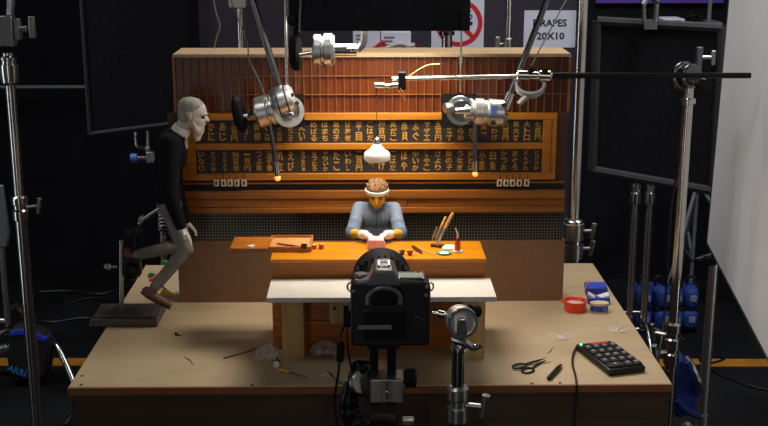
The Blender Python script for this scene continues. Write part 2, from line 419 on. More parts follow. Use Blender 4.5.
rows = ((zr[2], zr[1], [(200.5,'いか'),(212,'かに'),(223.4,'あじ'),(234.8,'三百\n円'),(246,'とろく'),(257.3,'青\n柳'),(268.6,'さば'),(280,'いくら\nほ'),(291,'かさご\nさ'),(302.5,'えい'),(314,'めばる'),(325.3,'はまち'),(336.6,'数の子'),(347.8,'甘海老'),(359,'平\n目'),(370.2,'こはだ'),(381.8,'四百円'),(393.2,'真だこ'),(404.4,'赤\n貝'),(415.6,'ふぐ'),(426.8,'サザエ'),(438,'五百円'),(449.2,'赤子'),(460.4,'ひらめ'),(471.6,'ほたて'),(482.8,'真鯛'),(493.9,'あわび'),(504.9,'六百円'),(515.8,'鉄火丼'),(526.6,'大トロ'),(537.4,'七百円')]),
        (zr[4], zr[3], [(201,'いなり'),(212.7,'かっぱ巻'),(224.2,'かんぴょう'),(235.4,'納豆巻'),(247,'一百円'),(258.5,'つぶ貝'),(269.2,'玉子巻'),(279.6,'帆立'),(290.4,'えび'),(303,'かつおの巻'),(314,'なっとう'),(325.5,'やりいか'),(336.6,'たこ'),(348,'いわし'),(359.2,'二百円'),(370.4,'小\n鯛'),(381.6,'いけ'),(393,'こはだ'),(404.3,'ほや'),(415.6,'中いか'),(426.8,'しゃこ'),(438,'さより'),(449.2,'数の子'),(460.4,'うなぎ'),(471.4,'鮭とば'),(482.4,'小\n肌'),(493.2,'白\n魚'),(504.2,'かつお'),(515.2,'まぐろ'),(526,'えんがわ'),(537,'とびうお')]))
for z0, z1, cols in rows:
    MB().span(ix0, ix1, FY-.006, FY, z0, z1).build('menu_panel', 'menu', mboard)
    mb = MB()
    for px, s in cols:
        x = U(px, 148, FY-.006).x; s = s.replace('\n', ''); hh = (z1-z0)*.86; k = len(s); ch = hh/k
        for i, c in enumerate(s):
            text_bm(mb, c, (x+random.uniform(-.0006, .0006), FY-.0064, (z0+z1)/2+hh/2-ch*(i+.5)), XA, ZA, w=min(ch*1.05, .0165)*(.45 if c in 'くし' else .9), h=ch*(.30 if c == '一' else .86))
    mb.build('menu_lettering', 'gold', mboard, flat=True)

# little wooden tags under the board
ordw = ['first', 'second', 'third', 'fourth', 'fifth']
proto = None
for cl, (xs, who) in enumerate((((216.5, 223.8, 230.3, 237, 244.3), 'bearded puppet'), ((499.3, 505.8, 512.5, 519, 526.3), 'tall chrome stand'))):
    for i, px in enumerate(xs):
        p = U(px, 185.4, FY-.019)
        lab = 'small pale wooden tag hanging below the menu board, %s counting from the %s' % (ordw[i if cl == 0 else 4-i], who)
        if proto is None:
            t = thing('hanging_tag', p, lab, 'tag', 'tags under the menu board')
            MB().box(p+Vector((0, 0, .006)), (.0125, .003, .0165)).build('tag_block', 'tag', t, bevel=.0012)
            MB().tube([p+Vector((0, 0, .0135)), p+Vector((.0005, .001, .02)), p+Vector((0, .002, .0275))], .0008, 6).build('string', 'string', t)
            MB().box(p+Vector((0, -.0016, .006)), (.005, .0006, .009)).build('tag_mark', 'brown', t)
            proto = t
        else:
            t = copy_tree(proto); t.location = p; t['label'] = lab
        t.rotation_euler.y = random.uniform(-.08, .08)

# ------------------------------------------------------------------ sushi counter and customer ledge
CX0, CX1, CY0, CY1, CZ = -.2066, .2545, 2.367, 2.503, zc(.7062)
ct = thing('sushi_counter', ((CX0+CX1)/2, (CY0+CY1)/2, Z0), 'golden wood miniature sushi counter in front of the headband puppet', 'counter')
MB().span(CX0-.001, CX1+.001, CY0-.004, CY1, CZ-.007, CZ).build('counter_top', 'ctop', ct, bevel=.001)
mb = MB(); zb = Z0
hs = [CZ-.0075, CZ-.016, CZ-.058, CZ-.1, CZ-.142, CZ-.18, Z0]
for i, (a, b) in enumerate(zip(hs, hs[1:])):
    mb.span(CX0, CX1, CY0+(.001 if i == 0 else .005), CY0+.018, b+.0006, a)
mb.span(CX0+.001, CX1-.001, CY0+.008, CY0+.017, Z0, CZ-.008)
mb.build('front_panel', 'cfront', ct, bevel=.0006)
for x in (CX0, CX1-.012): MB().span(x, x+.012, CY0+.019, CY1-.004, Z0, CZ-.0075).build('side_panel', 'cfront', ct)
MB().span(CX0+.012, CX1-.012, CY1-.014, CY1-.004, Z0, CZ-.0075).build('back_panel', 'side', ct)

lz = U(300, 278, CY0).z; ly = UZ(300, 297.8, lz).y
lx0, lx1 = UZ(266.3, 297.8, lz).x, UZ(497, 297.8, lz).x
ld = thing('customer_ledge', ((lx0+lx1)/2, (ly+CY0)/2, Z0), 'long white ledge on pale wooden legs in front of the counter', 'ledge')
MB().span(lx0, lx1, ly, CY0-.0045, lz-.0105, lz).build('ledge_top', 'ledge', ld, bevel=.0008)
gy = UZ(292, 359, Z0).y
for a, b in ((282, 303.6), (462, 485)):
    MB().span(U(a, 330, gy).x, U(b, 330, gy).x, gy, CY0+.004, Z0, lz-.0108).build('leg', 'legwood', ld, bevel=.0008)
q0, q1 = U(329.5, 304, ly+.03), U(350.5, 323, ly+.03)
bk = MB().span(q0.x, q1.x, ly+.03, CY0+.003, q1.z, lz-.0108).build('bracket', 'legwood', ld, bevel=.0008)
p = U(334.5, 308.5, ly+.029); MB().disc(p, .003, YA, .003, 12).build('screw', 'inkblack', bk)

# ------------------------------------------------------------------ pendant lamp above the chef
PY = 2.52
pt_ = U(377, 160, PY); px = PX(pt_)
top = U(377, 141, PY); cord = U(376.5, 88, PY)
pl = thing('pendant_lamp', (pt_.x, PY, pt_.z), 'small white conical pendant lamp hanging above the headband puppet', 'lamp')
r = 13.3*px; h = (top-pt_).length*.92
MB().lathe([(r*.90, -.001), (r*.97, .001), (r, .007), (r*.97, .015), (r*.86, .0195), (r*.56, h*.62), (r*.36, h*.84), (r*.24, h), (r*.20, h), (r*.32, h*.82), (r*.52, h*.60), (r*.82, .0185), (r*.93, .014), (r*.95, .007), (r*.9, .001)], pt_, ZA, 40).build('lamp_shade', 'shade', pl)
MB().lathe([(0, h*.98), (r*.3, h*.98), (r*.3, h*1.08), (r*.2, h*1.22), (r*.08, h*1.3), (0, h*1.3)], pt_, ZA, 20).build('lamp_cap', 'chrome', pl)
MB().tube([pt_+ZA*h*1.28, cord], .0009, 6).build('cord', 'inkblack', pl)
MB().ball(pt_+ZA*.012, .009).build('bulb', 'bulb', pl)

# ------------------------------------------------------------------ boom arm and grip gear
def knuckle(mb, c, r, axis, h): mb.disc(c, r, axis, h)
bm0, bm1 = U(750, 75.5, 2.66), U(392, 79, 2.53)
boom = thing('boom_pole', U(688, 84, 2.605), 'long thin horizontal boom arm reaching across the set to the pendant lamp', 'boom arm')
mid = U(470, 78, 2.55)
mb = MB().cyl(bm0, U(552, 75.6, 2.57), .0068); mb.build('arm_tube', 'anod', boom)
MB().cyl(U(553, 75.6, 2.57), bm1, .0048).build('extension_rod', 'chrome', boom)
cb = U(402, 80.5, 2.53)
MB().box(cb, (.017, .02, .04)).build('clamp_block', 'anod', boom, bevel=.002)
w = U(378, 85, PY); 
MB().cyl(U(398, 85, PY), U(389, 86, PY), .006).cyl(U(389, 86, PY), U(384, 85.5, PY), .0042).cyl(U(384, 85.5, PY), U(374.5, 85, PY), .0062).build('end_spigot', 'chrome', boom, bevel=.0006)
MB().tube([U(x, y, 2.52) for x, y in ((400, 88), (404, 94), (405, 101), (402, 96), (398, 90))], .0012, 6).tube([U(x, y, 2.52) for x, y in ((409, 76), (418, 70), (428, 65), (440, 64))], .0009, 6).build('copper_wire', 'copper', boom)
# collar with ring part way along the boom
c0, c1 = U(516, 75, 2.565), U(553, 76, 2.565)
MB().lathe([(.0085, 0), (.0115, .003), (.0115, .03), (.009, .032), (.009, .05), (.0125, .052), (.0125, .076), (.009, .079)], c0, c1-c0, 24).build('collar', 'chrome', boom)
for x in (531, 545): 
    p = U(x, 71, 2.55); MB().disc(p, .0065, (0, -1, .3), .012).build('collar_knob', 'rubber', boom)
cc = U(530.5, 84, 2.56)
rg = MB().tube([cc+Vector((.031*cos(t), .016*sin(t), .018*sin(t)-.001)) for t in [2*pi*i/14 for i in range(14)]], .0042, 8, closed=True).tube([cc+Vector((.031*cos(t)*.95, .016*sin(t)+.008, .018*sin(t)-.010)) for t in [pi+pi*i/10 for i in range(11)]], .0036, 8).build('cable_loop', 'whitecable', boom)
MB().cyl(U(527, 96, 2.55), U(519, 104, 2.55), .0062).build('loop_end', 'whitecable', boom)

def stand(name, label, x, y, ztop, r, mat='chrome', collars=(), legs=True, basez=.32, cat='light stand', legdir=(90, 210, 330), leglen=.42, riser=None, group=None, lean=None):
    """a C-stand: stacked risers, collars with T-handles, three arched legs"""
    t = thing(name, (x, y, 0), label, cat, group)
    zz = riser or (basez+.55)
    MB().cyl((x, y, basez-.06), (x, y, zz), r*1.22).build('column', mat, t)
    MB().cyl((x, y, zz-.01), (x, y, ztop), r).build('pole', mat, t)
    for cz, kdir in collars:
        cm = MB().lathe([(r*1.25, 0), (r*1.6, .004), (r*1.6, .03), (r*1.35, .034), (r*1.35, .046), (r*1.65, .05), (r*1.65, .07), (r*1.2, .075)], (x, y, cz-.037), ZA).build('collar', 'steel' if mat != 'chrome' else 'chrome', t)
        d = Vector((cos(radians(kdir)), sin(radians(kdir)), 0))
        o = Vector((x, y, cz))
        kb = MB().cyl(o+d*r*1.2, o+d*(r*1.5+.028), .0055)
        e = o+d*(r*1.5+.032); kb.cyl(e-ZA*.022-d*.004, e+ZA*.024+d*.004, .0065, .008)
        kb.build('tee_handle', 'steel', t, bevel=.001)
    if legs:
        for k, a in enumerate(legdir):
            d = Vector((cos(radians(a)), sin(radians(a)), 0)); o = Vector((x, y, 0)); hz = basez-.04*k
            MB().tube([o+ZA*hz, o+d*.07+ZA*hz, o+d*.12+ZA*(hz-.03), o+d*(leglen-.06)+ZA*.06, o+d*leglen+ZA*.012], .0125, 12).build('leg', 'darkchrome' if mat == 'chrome' else mat, t)
    return t

# stand that carries the boom, just past the table's side
ps_ = U(680.5, 215, 2.76); topz = U(690, 100, ps_.y).z
bst = stand('boom_stand', 'tall chrome stand carrying the horizontal boom arm beside the table', ps_.x, ps_.y, topz, .0125, collars=((U(671, 336, ps_.y).z, 150), (U(671, 351, ps_.y).z, 200)), basez=.46, riser=U(671, 345, ps_.y).z, legdir=(270, 330, 30), leglen=.3)
o = Vector((ps_.x, ps_.y, topz))
MB().lathe([(.0125, 0), (.018, .002), (.018, .014), (.012, .016), (.011, .06)], o-ZA*.01, ZA).build('top_spigot', 'chrome', bst)
hc = o+ZA*.058
gh = thing('grip_head', hc, 'dark chrome grip head clamping the boom arm on top of its stand', 'grip head')
ax = Vector((.42, -.9, .1)).normalized()
MB().disc(hc-ax*.022, .036, ax, .018).build('outer_disc', 'darkchrome', gh, bevel=.001)
MB().disc(hc+ax*.002, .030, ax, .024).build('inner_disc', 'darkchrome', gh, bevel=.001)
MB().cyl(hc+ax*.012, hc+ax*.05-ZA*.012, .008).build('bolt', 'chrome', gh)
kx = Vector((.5, -.75, -.45)).normalized()
MB().disc(hc+ax*.05-ZA*.018, .026, Vector((.45, -.8, .5)), .013, squash=(1, .55)).build('knob', 'rubber', gh)

# front grip stand standing before the counter
GY = 2.02
g = U(458, 380, GY)
gst = stand('camera_side_stand', 'short black column stand with chrome grip head beside the camera', g.x, GY, U(459, 341, GY).z, .0125, mat='darkchrome', collars=((U(458, 404, GY).z, -15),), basez=.34, riser=U(458, 398, GY).z, cat='stand', leglen=.3, legdir=(4, 300, 350))
p = U(459, 343, GY)
MB().lathe([(.013, -.016), (.017, -.013), (.017, -.006), (.0135, -.003), (.016, 0), (.016, .008), (.01, .012), (.01, .024)], p, ZA).build('spigot', 'chrome', gst)
hc = U(460.5, 321, GY); px = PX(hc)
gh = thing('grip_head', hc, 'chrome round grip head on the black stand beside the camera', 'grip head')
ax = Vector((.18, -.97, .1)).normalized()
MB().disc(hc, 16*px, ax, .03, 36).build('disc_body', 'satin', gh, bevel=.001)
MB().lathe([(12.5*px, 0), (15.3*px, 0), (15.3*px, .006), (12.5*px, .006), (12.5*px, 0)], hc+ax*.014, ax, 36).build('disc_rim', 'chrome', gh)
bo = hc+ax*.02+Vector((-.003, 0, -.004))
MB().box(bo, (.019, .014, .034)).box(bo+Vector((0, -.006, .012)), (.013, .012, .008)).build('clamp_block', 'chrome', gh, bevel=.0012)
MB().tube([hc+Vector((-.016, -.012, -.03)), hc+Vector((.005, -.016, -.036)), hc+Vector((.022, -.016, -.046)), hc+Vector((.038, -.014, -.042))], [.008, .008, .007, .006], 10).build('lever', 'chrome', gh)
MB().cyl(U(446, 315, GY), U(432, 313, GY), .0036).cyl(U(444, 314.6, GY), U(437.5, 313.4, GY), .0075).build('side_pin', 'chrome', gh, bevel=.0006)
MB().cyl(U(470, 311, GY+.02), U(478, 311, GY+.03), .012).build('tail_knob', 'rubber', gh)
MB().cyl(hc+Vector((-.001, 0, -15.5*px)), U(459, 342, GY), .010).build('neck', 'chrome', gh)

# hanging articulated lamps either side of the pendant
def arm_lamp(label, armlabel, d, c, topx, knob_left):
    """chrome knuckle on a diagonal arm, thin stem below ending in a tiny glowing bulb"""
    cpt = U(c[0], c[1], d); s = PX(cpt)*(1.2 if knob_left else 1)
    t = thing('snoot_lamp', cpt, label, 'lamp')
    return t, cpt, s
LD = 2.60
# --- the one near the bearded puppet
t, c, s = arm_lamp('chrome jointed lamp head with oval black knob, nearer the bearded puppet', '', LD, (276, 107), 0, 1)
ax = (U(262, 112, LD)-U(290, 105, LD)).normalized()
MB().lathe([(0, -.002), (11*s, 0), (13*s, .004), (13*s, 7*s), (11.5*s, 8*s), (11.5*s, 9*s), (13*s, 10*s), (13*s, 18*s), (11*s, 20*s), (0, 20*s)], U(279, 107.5, LD), ax, 32).build('barrel', 'satin', t)
bc = U(283, 101, LD-.01)
for o_ in (-3.5, 4): MB().lathe([(12.6*s, -.6*s), (13.15*s, -.6*s), (13.15*s, .6*s), (12.6*s, .6*s), (12.6*s, -.6*s)], bc+Vector((-.95, -.05, -.26)).normalized()*o_*s, Vector((-.95, -.05, -.26)), 36).build('groove_ring', 'inkblack', t)
for x_, y_ in ((274, 96), (292, 95), (297, 103)): MB().disc(U(x_, y_, LD-.036), 1.7*s, Vector((0, -1, .2)), 1.2*s).build('bolt', 'inkblack', t)
MB().lathe([(0, -10*s), (9*s, -10*s), (11.5*s, -8*s), (12.8*s, -3*s), (12.8*s, 6*s), (11.2*s, 9*s), (9*s, 10*s), (0, 10*s)], bc, Vector((-.95, -.05, -.26)), 36).build('joint_drum', 'satin', t)
MB().lathe([(9*s, 0), (13*s, 0), (13*s, 4*s), (9*s, 4*s), (9*s, 0)], U(288, 111.5, LD-.02), Vector((.30, -.9, .15)), 36).build('joint_ring', 'satin', t)
MB().ball(U(288, 115, LD-.03), (5.5*s, 4*s, 3.6*s)).build('pivot_boss', 'steel', t)
MB().disc(U(289.5, 114.5, LD-.0395), 2.3*s, Vector((0, -1, .3)), 1*s, squash=(1.2, .7)).build('pivot_bolt', 'inkblack', t)
MB().cyl(U(258, 114, LD), U(243, 116, LD), 2*s, 1.7*s).lathe([(4*s, 0), (3*s, 5*s), (2*s, 8*s)], U(257, 114, LD), U(243, 116, LD)-U(257, 114, LD)).build('knob_bolt', 'chrome', t)
MB().disc(U(239.5, 114.5, LD), 15.8*s, Vector((.93, -.30, .20)), 7*s, 36, squash=(.5, 1), round_=3*s).build('knob', 'rubber', t)
MB().span(U(270.5, 0, LD+.05).x, U(302.5, 0, LD+.05).x, LD+.045, LD+.05, U(280, 127, LD+.05).z, U(280, 94, LD+.05).z).build('black_card', 'rubber', t)
st = MB().cyl(U(269, 122, LD), U(276.5, 163, LD), 1.9*s).build('stem', 'darkchrome', t)
MB().cyl(U(276.3, 162, LD), U(277.6, 176, LD), 2.6*s, 2.2*s).build('bulb_socket', 'chrome', t)
MB().ball(U(277.8, 178, LD), 2.6*s).build('tiny_bulb', 'tinybulb', t)
a0 = U(281, 92, LD); a1 = U(253, 0, LD); dirv = (a1-a0).normalized(); a1 = a0+dirv*((PIPE_Z-.02-a0.z)/dirv.z)
MB().cyl(a0, a1, 2.9*s).build('diagonal_arm', 'darkchrome', t)
a0 = U(287, 92, LD+.02); a1 = U(285.5, 0, LD+.02); dirv = (a1-a0).normalized(); a1 = a0+dirv*((PIPE_Z-.02-a0.z)/dirv.z)
MB().cyl(a0, a1, 1.5*s).build('thin_rod', 'chrome', t)
# --- the one near the DRAPES sign
t, c, s = arm_lamp('chrome jointed lamp head lying level, below the coiled boom cable', '', LD, (482, 110), 0, 0)
ax = (U(505, 113, LD)-U(460, 111, LD)).normalized()
MB().lathe([(0, 0), (11*s, 0), (13*s, 2*s), (13*s, 9*s), (11.5*s, 10*s), (11.5*s, 11*s), (13.5*s, 12*s), (13.5*s, 20*s), (12*s, 21*s), (12*s, 24*s), (13.5*s, 25*s), (13*s, 40*s), (10*s, 42*s), (0, 42*s)], U(463, 111, LD), ax, 36).build('barrel', 'satin', t)
for x, y in ((471, 122.5), (493, 123), (504, 105)): MB().disc(U(x, y, LD-.028), 2.6*s, Vector((0, -1, 0)), 2*s, squash=(1.1, .8)).build('socket_bolt', 'inkblack', t)
MB().box(U(494, 110, LD-.0305), (6*s, .003, 9*s)).build('blue_label', 'bluelight', t, bevel=.0005)
MB().ball(U(504, 107, LD-.008), (4*s, 5*s, 5*s)).ball(U(506, 117, LD-.006), (3.4*s, 4*s, 4*s)).build('end_lug', 'steel', t)
MB().disc(U(460.5, 110.5, LD-.012), 14.5*s, Vector((-.25, -.95, .1)), 3*s, 40, squash=(1, 1.02)).build('joint_plate', 'steel', t)
MB().disc(U(462, 111, LD-.018), 11*s, Vector((-.25, -.95, .1)), 3*s, 40).build('joint_face', 'darkchrome', t)
MB().cyl(U(455, 111, LD-.026), U(470, 111, LD-.026), 3*s, 4*s).build('knob_bolt', 'chrome', t)
MB().disc(U(448.5, 108, LD-.015), 9*s, Vector((-.95, -.3, 0)), 8*s, 24, squash=(1, .6)).build('wing_lug', 'steel', t)
MB().span(U(443, 0, LD+.05).x, U(478, 0, LD+.05).x, LD+.045, LD+.05, U(460, 127.5, LD+.05).z, U(460, 93.5, LD+.05).z).build('black_card', 'rubber', t)
MB().cyl(U(475, 124, LD), U(474.8, 162, LD), 2*s).build('stem', 'darkchrome', t)
MB().cyl(U(474.8, 161, LD), U(475, 172, LD), 2.5*s, 2.2*s).build('bulb_socket', 'chrome', t)
MB().ball(U(475.2, 174, LD), 2.7*s).build('tiny_bulb', 'tinybulb', t)
a0 = U(505, 107, LD); a1 = U(547, 0, LD); dirv = (a1-a0).normalized(); a1 = a0+dirv*((PIPE_Z-.02-a0.z)/dirv.z)
MB().cyl(a0, a1, 3.1*s).build('diagonal_arm', 'darkchrome', t)
MB().cyl(a0-dirv*.006, a0+dirv*.035, 4.6*s).build('arm_sleeve', 'chrome', t)
a0 = U(531, 66, LD+.01); a1 = U(566, 0, LD+.01); dirv = (a1-a0).normalized(); a1 = a0+dirv*((PIPE_Z-.02-a0.z)/dirv.z)
meta(MB().cyl(a0, a1, .0016).build('hanging_wire', 'whitecable'), 'thin slanting wire beside the DRAPES sign', 'wire')
# thin rod above the level lamp
a0 = U(460, 92, LD+.04); a1 = U(461.5, 30, LD+.04); dirv = (a1-a0).normalized(); a1 = a0+dirv*((PIPE_Z-.02-a0.z)/dirv.z)
dr = thing('support_rod', a0, 'thin chrome vertical rod above the level lamp head', 'rod')
MB().cyl(a0, a1, .0022).build('rod', 'steel', dr)
MB().cyl(U(461, 64, LD+.04), U(461, 55, LD+.04), .0048).build('sleeve', 'steel', dr)

# ------------------------------------------------------------------ black overhead lamp housing with its knuckle
BD = 2.42
x0, x1 = U(301, 31, BD).x, U(470, 31, BD).x; zb = U(386, 31, BD).z
sb = thing('softbox', ((x0+x1)/2, BD+.09, zb), 'wide black softbox lamp hanging over the set', 'lamp')
t0, t1 = .03, .012
mb = MB(); zt = zb+.16
mb.add([(x0, BD, zb), (x1, BD, zb), (x1, BD+.2, zb), (x0, BD+.2, zb), (x0+.012, BD+.01, zt), (x1+.001, BD+.01, zt), (x1, BD+.19, zt), (x0+.03, BD+.19, zt)],
       [(0,1,5,4),(1,2,6,5),(2,3,7,6),(3,0,4,7),(4,5,6,7)])
mb.build('housing', 'flag', sb, bevel=.003)
MB().span(x0+.004, x1-.004, BD+.004, BD+.196, zb+.012, zb+.016).build('diffuser', 'white', sb)
MB().span(U(434, 20, BD-.002).x, U(459, 20, BD-.002).x, BD-.004, BD-.0005, U(440, 30, BD).z, U(440, 8, BD).z).build('vent_panel', 'rubber', sb, bevel=.001)
MB().tube([(x0-.004, BD-.004, zb), (x0+.008, BD-.004, zb+.16)], .0025, 8).build('edge_rod', 'steel', sb)
MB().cyl(((x0+x1)/2, BD+.1, zt), ((x0+x1)/2, BD+.1, PIPE_Z+.0), .012).cyl(((x0+x1)/2, BD+.1, PIPE_Z), ((x0+x1)/2, 2.6, PIPE_Z), .012).build('hanger', 'steel', sb)
# knuckle under it
kd = BD+.03
kc = U(324, 50, kd); s = PX(kc)
kn = thing('swivel_knuckle', kc, 'glossy chrome swivel knuckle under the black softbox', 'grip head')
MB().lathe([(0, 0), (13*s, 0), (15.5*s, 2*s), (15.5*s, 8*s), (13.5*s, 9*s), (13.5*s, 11*s), (16.5*s, 12*s), (16.5*s, 19*s), (14*s, 22*s), (0, 22.5*s)], U(312.5, 50, kd), XA, 32).build('barrel', 'satin', kn)
MB().cyl(U(334, 50, kd), U(357, 50, kd), 6.2*s, 6.2*s).cyl(U(352, 47, kd), U(352, 51, kd), 7.5*s).build('spigot', 'chrome', kn, bevel=.001)
MB().tube([U(357, 50, kd), U(362, 45, kd), U(364, 38, kd), U(364, 30.5, kd)], .008, 10).build('yoke', 'steel', kn)
MB().disc(U(325, 64, kd-.012), 2.4*s, ZA, 6*s).build('bolt', 'darkchrome', kn)
MB().cyl(U(312, 53, kd), U(299, 55, kd), 2.6*s).build('knob_bolt', 'chrome', kn)
MB().disc(U(295.5, 53, kd), 18*s, Vector((.95, -.28, .06)), 8*s, 36, squash=(.6, 1)).build('knob', 'rubber', kn)
MB().box(U(296, 10, kd), (13*s, .02, 26*s)).ball(U(293, 20, kd-.012), 6*s).cyl(U(296, 36, kd), U(298, 6, kd), 3*s).build('knob_link', 'rubber', kn, bevel=.002)
# ------------------------------------------------------------------ puppets
def head_mass(mb, O, f, u, hh, nose=1.0):
    r = f.cross(u).normalized(); B = basis(r, f, u)
    P = lambda x, y, z: O + (r*x + f*y + u*z)*hh
    E = lambda c, rad: mb.ball(P(*c), Vector(rad)*hh, B)
    E((0, -.04, .15), (.385, .45, .36)); E((0, .10, -.10), (.315, .32, .38)); E((0, .22, -.37), (.17, .16, .12))
    E((0, .30, .08), (.25, .12, .06)); E((.15, .29, -.12), (.11, .09, .09)); E((-.15, .29, -.12), (.11, .09, .09))
    mb.capsule(P(0, .40, .03), P(0, .40+.085*nose, -.13), .035*hh, .062*hh, 10, 4)
    E((0, .36, -.27), (.12, .06, .03)); E((0, .36, -.33), (.09, .05, .025))
    for sx in (-1, 1): E((sx*.385, -.02, -.03), (.05, .085, .13))
    return P, E, B
def hand(mb, wrist, d, side, up, L, curl=.5, thumbside=1, spread=.16):
    """palm, four fingers of different lengths and a thumb; d = direction of fingers, up = back of hand"""
    d = d.normalized(); side = (side - d*side.dot(d)).normalized(); n = d.cross(side)
    if n.dot(up) < 0: n = -n
    B = basis(side, d, n)
    pc = wrist + d*L*.28
    mb.ball(pc, (L*.21, L*.31, L*.10), B); mb.capsule(wrist-d*L*.08, wrist+d*L*.15, L*.13, L*.15, 10, 4)
    for i, (o, ln) in enumerate(((-.155, .40), (-.052, .46), (.052, .43), (.15, .33))):
        k = pc + d*L*.24 + side*L*o*thumbside*1.0
        a = d*cos(.25) - n*sin(.25) + side*o*thumbside*spread*4
        m = k + a.normalized()*L*ln*.5
        b = d*cos(.25+curl) - n*sin(.25+curl) + side*o*thumbside*.2
        mb.capsule(k-d*L*.06, m, L*.056, L*.05, 8, 3); mb.capsule(m, m+b.normalized()*L*ln*.5, L*.05, L*.042, 8, 3)
    k = wrist + d*L*.16 - side*thumbside*L*.15
    m = k + (d*.7 - side*thumbside*.75 - n*.2).normalized()*L*.22
    mb.capsule(k, m, L*.07, L*.058, 8, 3); mb.capsule(m, m+(d*.95-side*thumbside*.1-n*.35).normalized()*L*.2, L*.056, L*.045, 8, 3)

# --- the chef: short hair, headband, shirt, gloves
HY = 2.605
C = lambda x, y, dy=0: U(x, y, HY+dy)
S = PX(C(376, 210))
hx = C(377, 194.5, -.010)
tilt = radians(12)
f = Vector((-.03, -cos(tilt), -sin(tilt))).normalized(); u = Vector((0, -sin(tilt), cos(tilt))); u = (u-f*u.dot(f)).normalized()
hh = 26*S
mb = MB()
P, E, B = head_mass(mb, hx, f, u, hh, .9)
neckb = C(376.5, 207, .012)
mb.capsule(P(0, -.12, -.25), neckb-ZA*.004, .0125, .0145, 14)
shl, shr = C(359, 208.5, .01), C(394.5, 209, .01)
ell, elr = C(352.5, 233.5, -.045), C(400, 233.5, -.045)
wrl, wrr = C(363.5, 234.5, -.105), C(388.5, 234.5, -.105)
hip = C(376.5, 258, .015)
mb.ball(C(376.5, 222, .01), (.036, .023, .045)); mb.ball(hip, (.034, .023, .03))
for a, b, c in ((shl, ell, wrl), (shr, elr, wrr)):
    mb.capsule(neckb+(a-neckb)*.3, a, .012, .0135); mb.capsule(a, b, .0135, .0105); mb.capsule(b, c, .0115, .0085)
feet = []
for sx in (-1, 1):
    h_ = hip+Vector((sx*.018, 0, -.012)); k_ = Vector((h_.x+sx*.004, HY+.008, Z0+.085)); an = Vector((k_.x, HY+.018, Z0+.016))
    mb.capsule(h_, k_, .018, .0135); mb.capsule(k_, an, .0125, .009); feet.append((h_, k_, an))
chef = melt(mb.build('chef_puppet', 'skin'), .0014, 4)
meta(chef, 'chef puppet in blue-grey shirt and white headband pressing pink fish at the counter', 'puppet')
WLOC[chef] = chef.location.copy()
def on_head(name, fn, mat, parent, voxel=None):
    m = MB(); fn(m); o = m.build(name, mat, parent)
    if voxel: melt(o, voxel, 3)
    return o
def hair_fn(m):
    m.ball(P(0, -.07, .245), Vector((.435, .47, .325))*hh, B); m.ball(P(0, -.16, .03), Vector((.41, .40, .36))*hh, B)
    rnd = random.Random(3)
    for i in range(70):
        t = rnd.uniform(0, 2*pi); q = rnd.uniform(.15, 1.15)
        v = Vector((sin(q)*cos(t), sin(q)*sin(t), cos(q)))
        if v.y > .75 and v.z < .45: continue
        c = P(v.x*.43, -.07+v.y*.46, .245+v.z*.32); d = (v+Vector((.3, .5, 0))).normalized()
        w = B @ d
        m.capsule(c-w*hh*.06, c+w*hh*.045, hh*.05, hh*.025, 6, 3)
on_head('hair', hair_fn, 'hair', chef, .0013)
def band_fn(m):
    N = 36; vs = []; fs = []
    for i in range(N):
        t = 2*pi*i/N
        for k, (o, z) in enumerate(((0, -.085), (.03, -.06), (.035, .0), (.03, .06), (0, .085))):
            vs.append(P((.425+o)*cos(t), -.045+(.475+o)*sin(t), .155+z+.03*sin(t)))
    for i in range(N):
        j = (i+1) % N
        for k in range(4): fs.append((i*5+k, j*5+k, j*5+k+1, i*5+k+1))
        fs.append((i*5+4, j*5+4, j*5, i*5))
    m.add(vs, fs)
on_head('headband', band_fn, 'band', chef)
for sx in (-1, 1):
    on_head('eye', lambda m: m.ball(P(sx*.145, .375, -.005), Vector((.062, .05, .03))*hh, B), 'eye', chef)
    on_head('eyebrow', lambda m: m.tube([P(sx*.06, .425, .055), P(sx*.15, .425, .085), P(sx*.235, .375, .065)], [hh*.022, hh*.026, hh*.016], 6), 'brow', chef)
on_head('mouth', lambda m: m.tube([P(-.09, .395, -.295), P(0, .43, -.30), P(.09, .395, -.295)], hh*.016, 6), 'lip', chef)
m = MB()
m.ball(C(376.5, 217, .008), (.044, .027, .036)); m.ball(C(376.5, 232, .01), (.041, .026, .042)); m.ball(hip+ZA*.012, (.038, .026, .022))
m.capsule(C(365, 208, .01), C(388, 208, .01), .0145, .0145)
for a, b, c in ((shl, ell, wrl), (shr, elr, wrr)):
    m.capsule(neckb+(a-neckb)*.3-ZA*.003, a+ZA*.0015, .0145, .0155); m.capsule(a, a+(b-a)*.55, .0165, .0155); m.capsule(a+(b-a)*.5, b+(a-b)*.04, .0155, .0168)
    m.disc(b+(a-b)*.08, .0182, b-a, .006); m.ball(a+(b-a)*.55+Vector((0, -.003, 0)), .0164)
m.capsule(neckb-ZA*.006, neckb+ZA*.002, .0185, .0165)
sh = melt(m.build('shirt', 'shirt', chef), .0016, 4)
m = MB(); pts = [C(376.5, y, -.022-.006*sin((y-205)/30*pi)) for y in (212, 220, 228, 236)]
m.tube(pts, .0015, 6); m.build('placket', 'shirtdark', sh)
for y in (215, 223, 231): MB().disc(C(376.5, y, -.0325), .0022, YA, .002, 10).build('button', 'shirtdark', sh)
m = MB(); m.tube([neckb+Vector((.0175*cos(t), .0165*sin(t), .003+.003*sin(t))) for t in [2*pi*i/12 for i in range(12)]], .0032, 8, closed=True)
m.build('collar', 'shirtdark', sh)
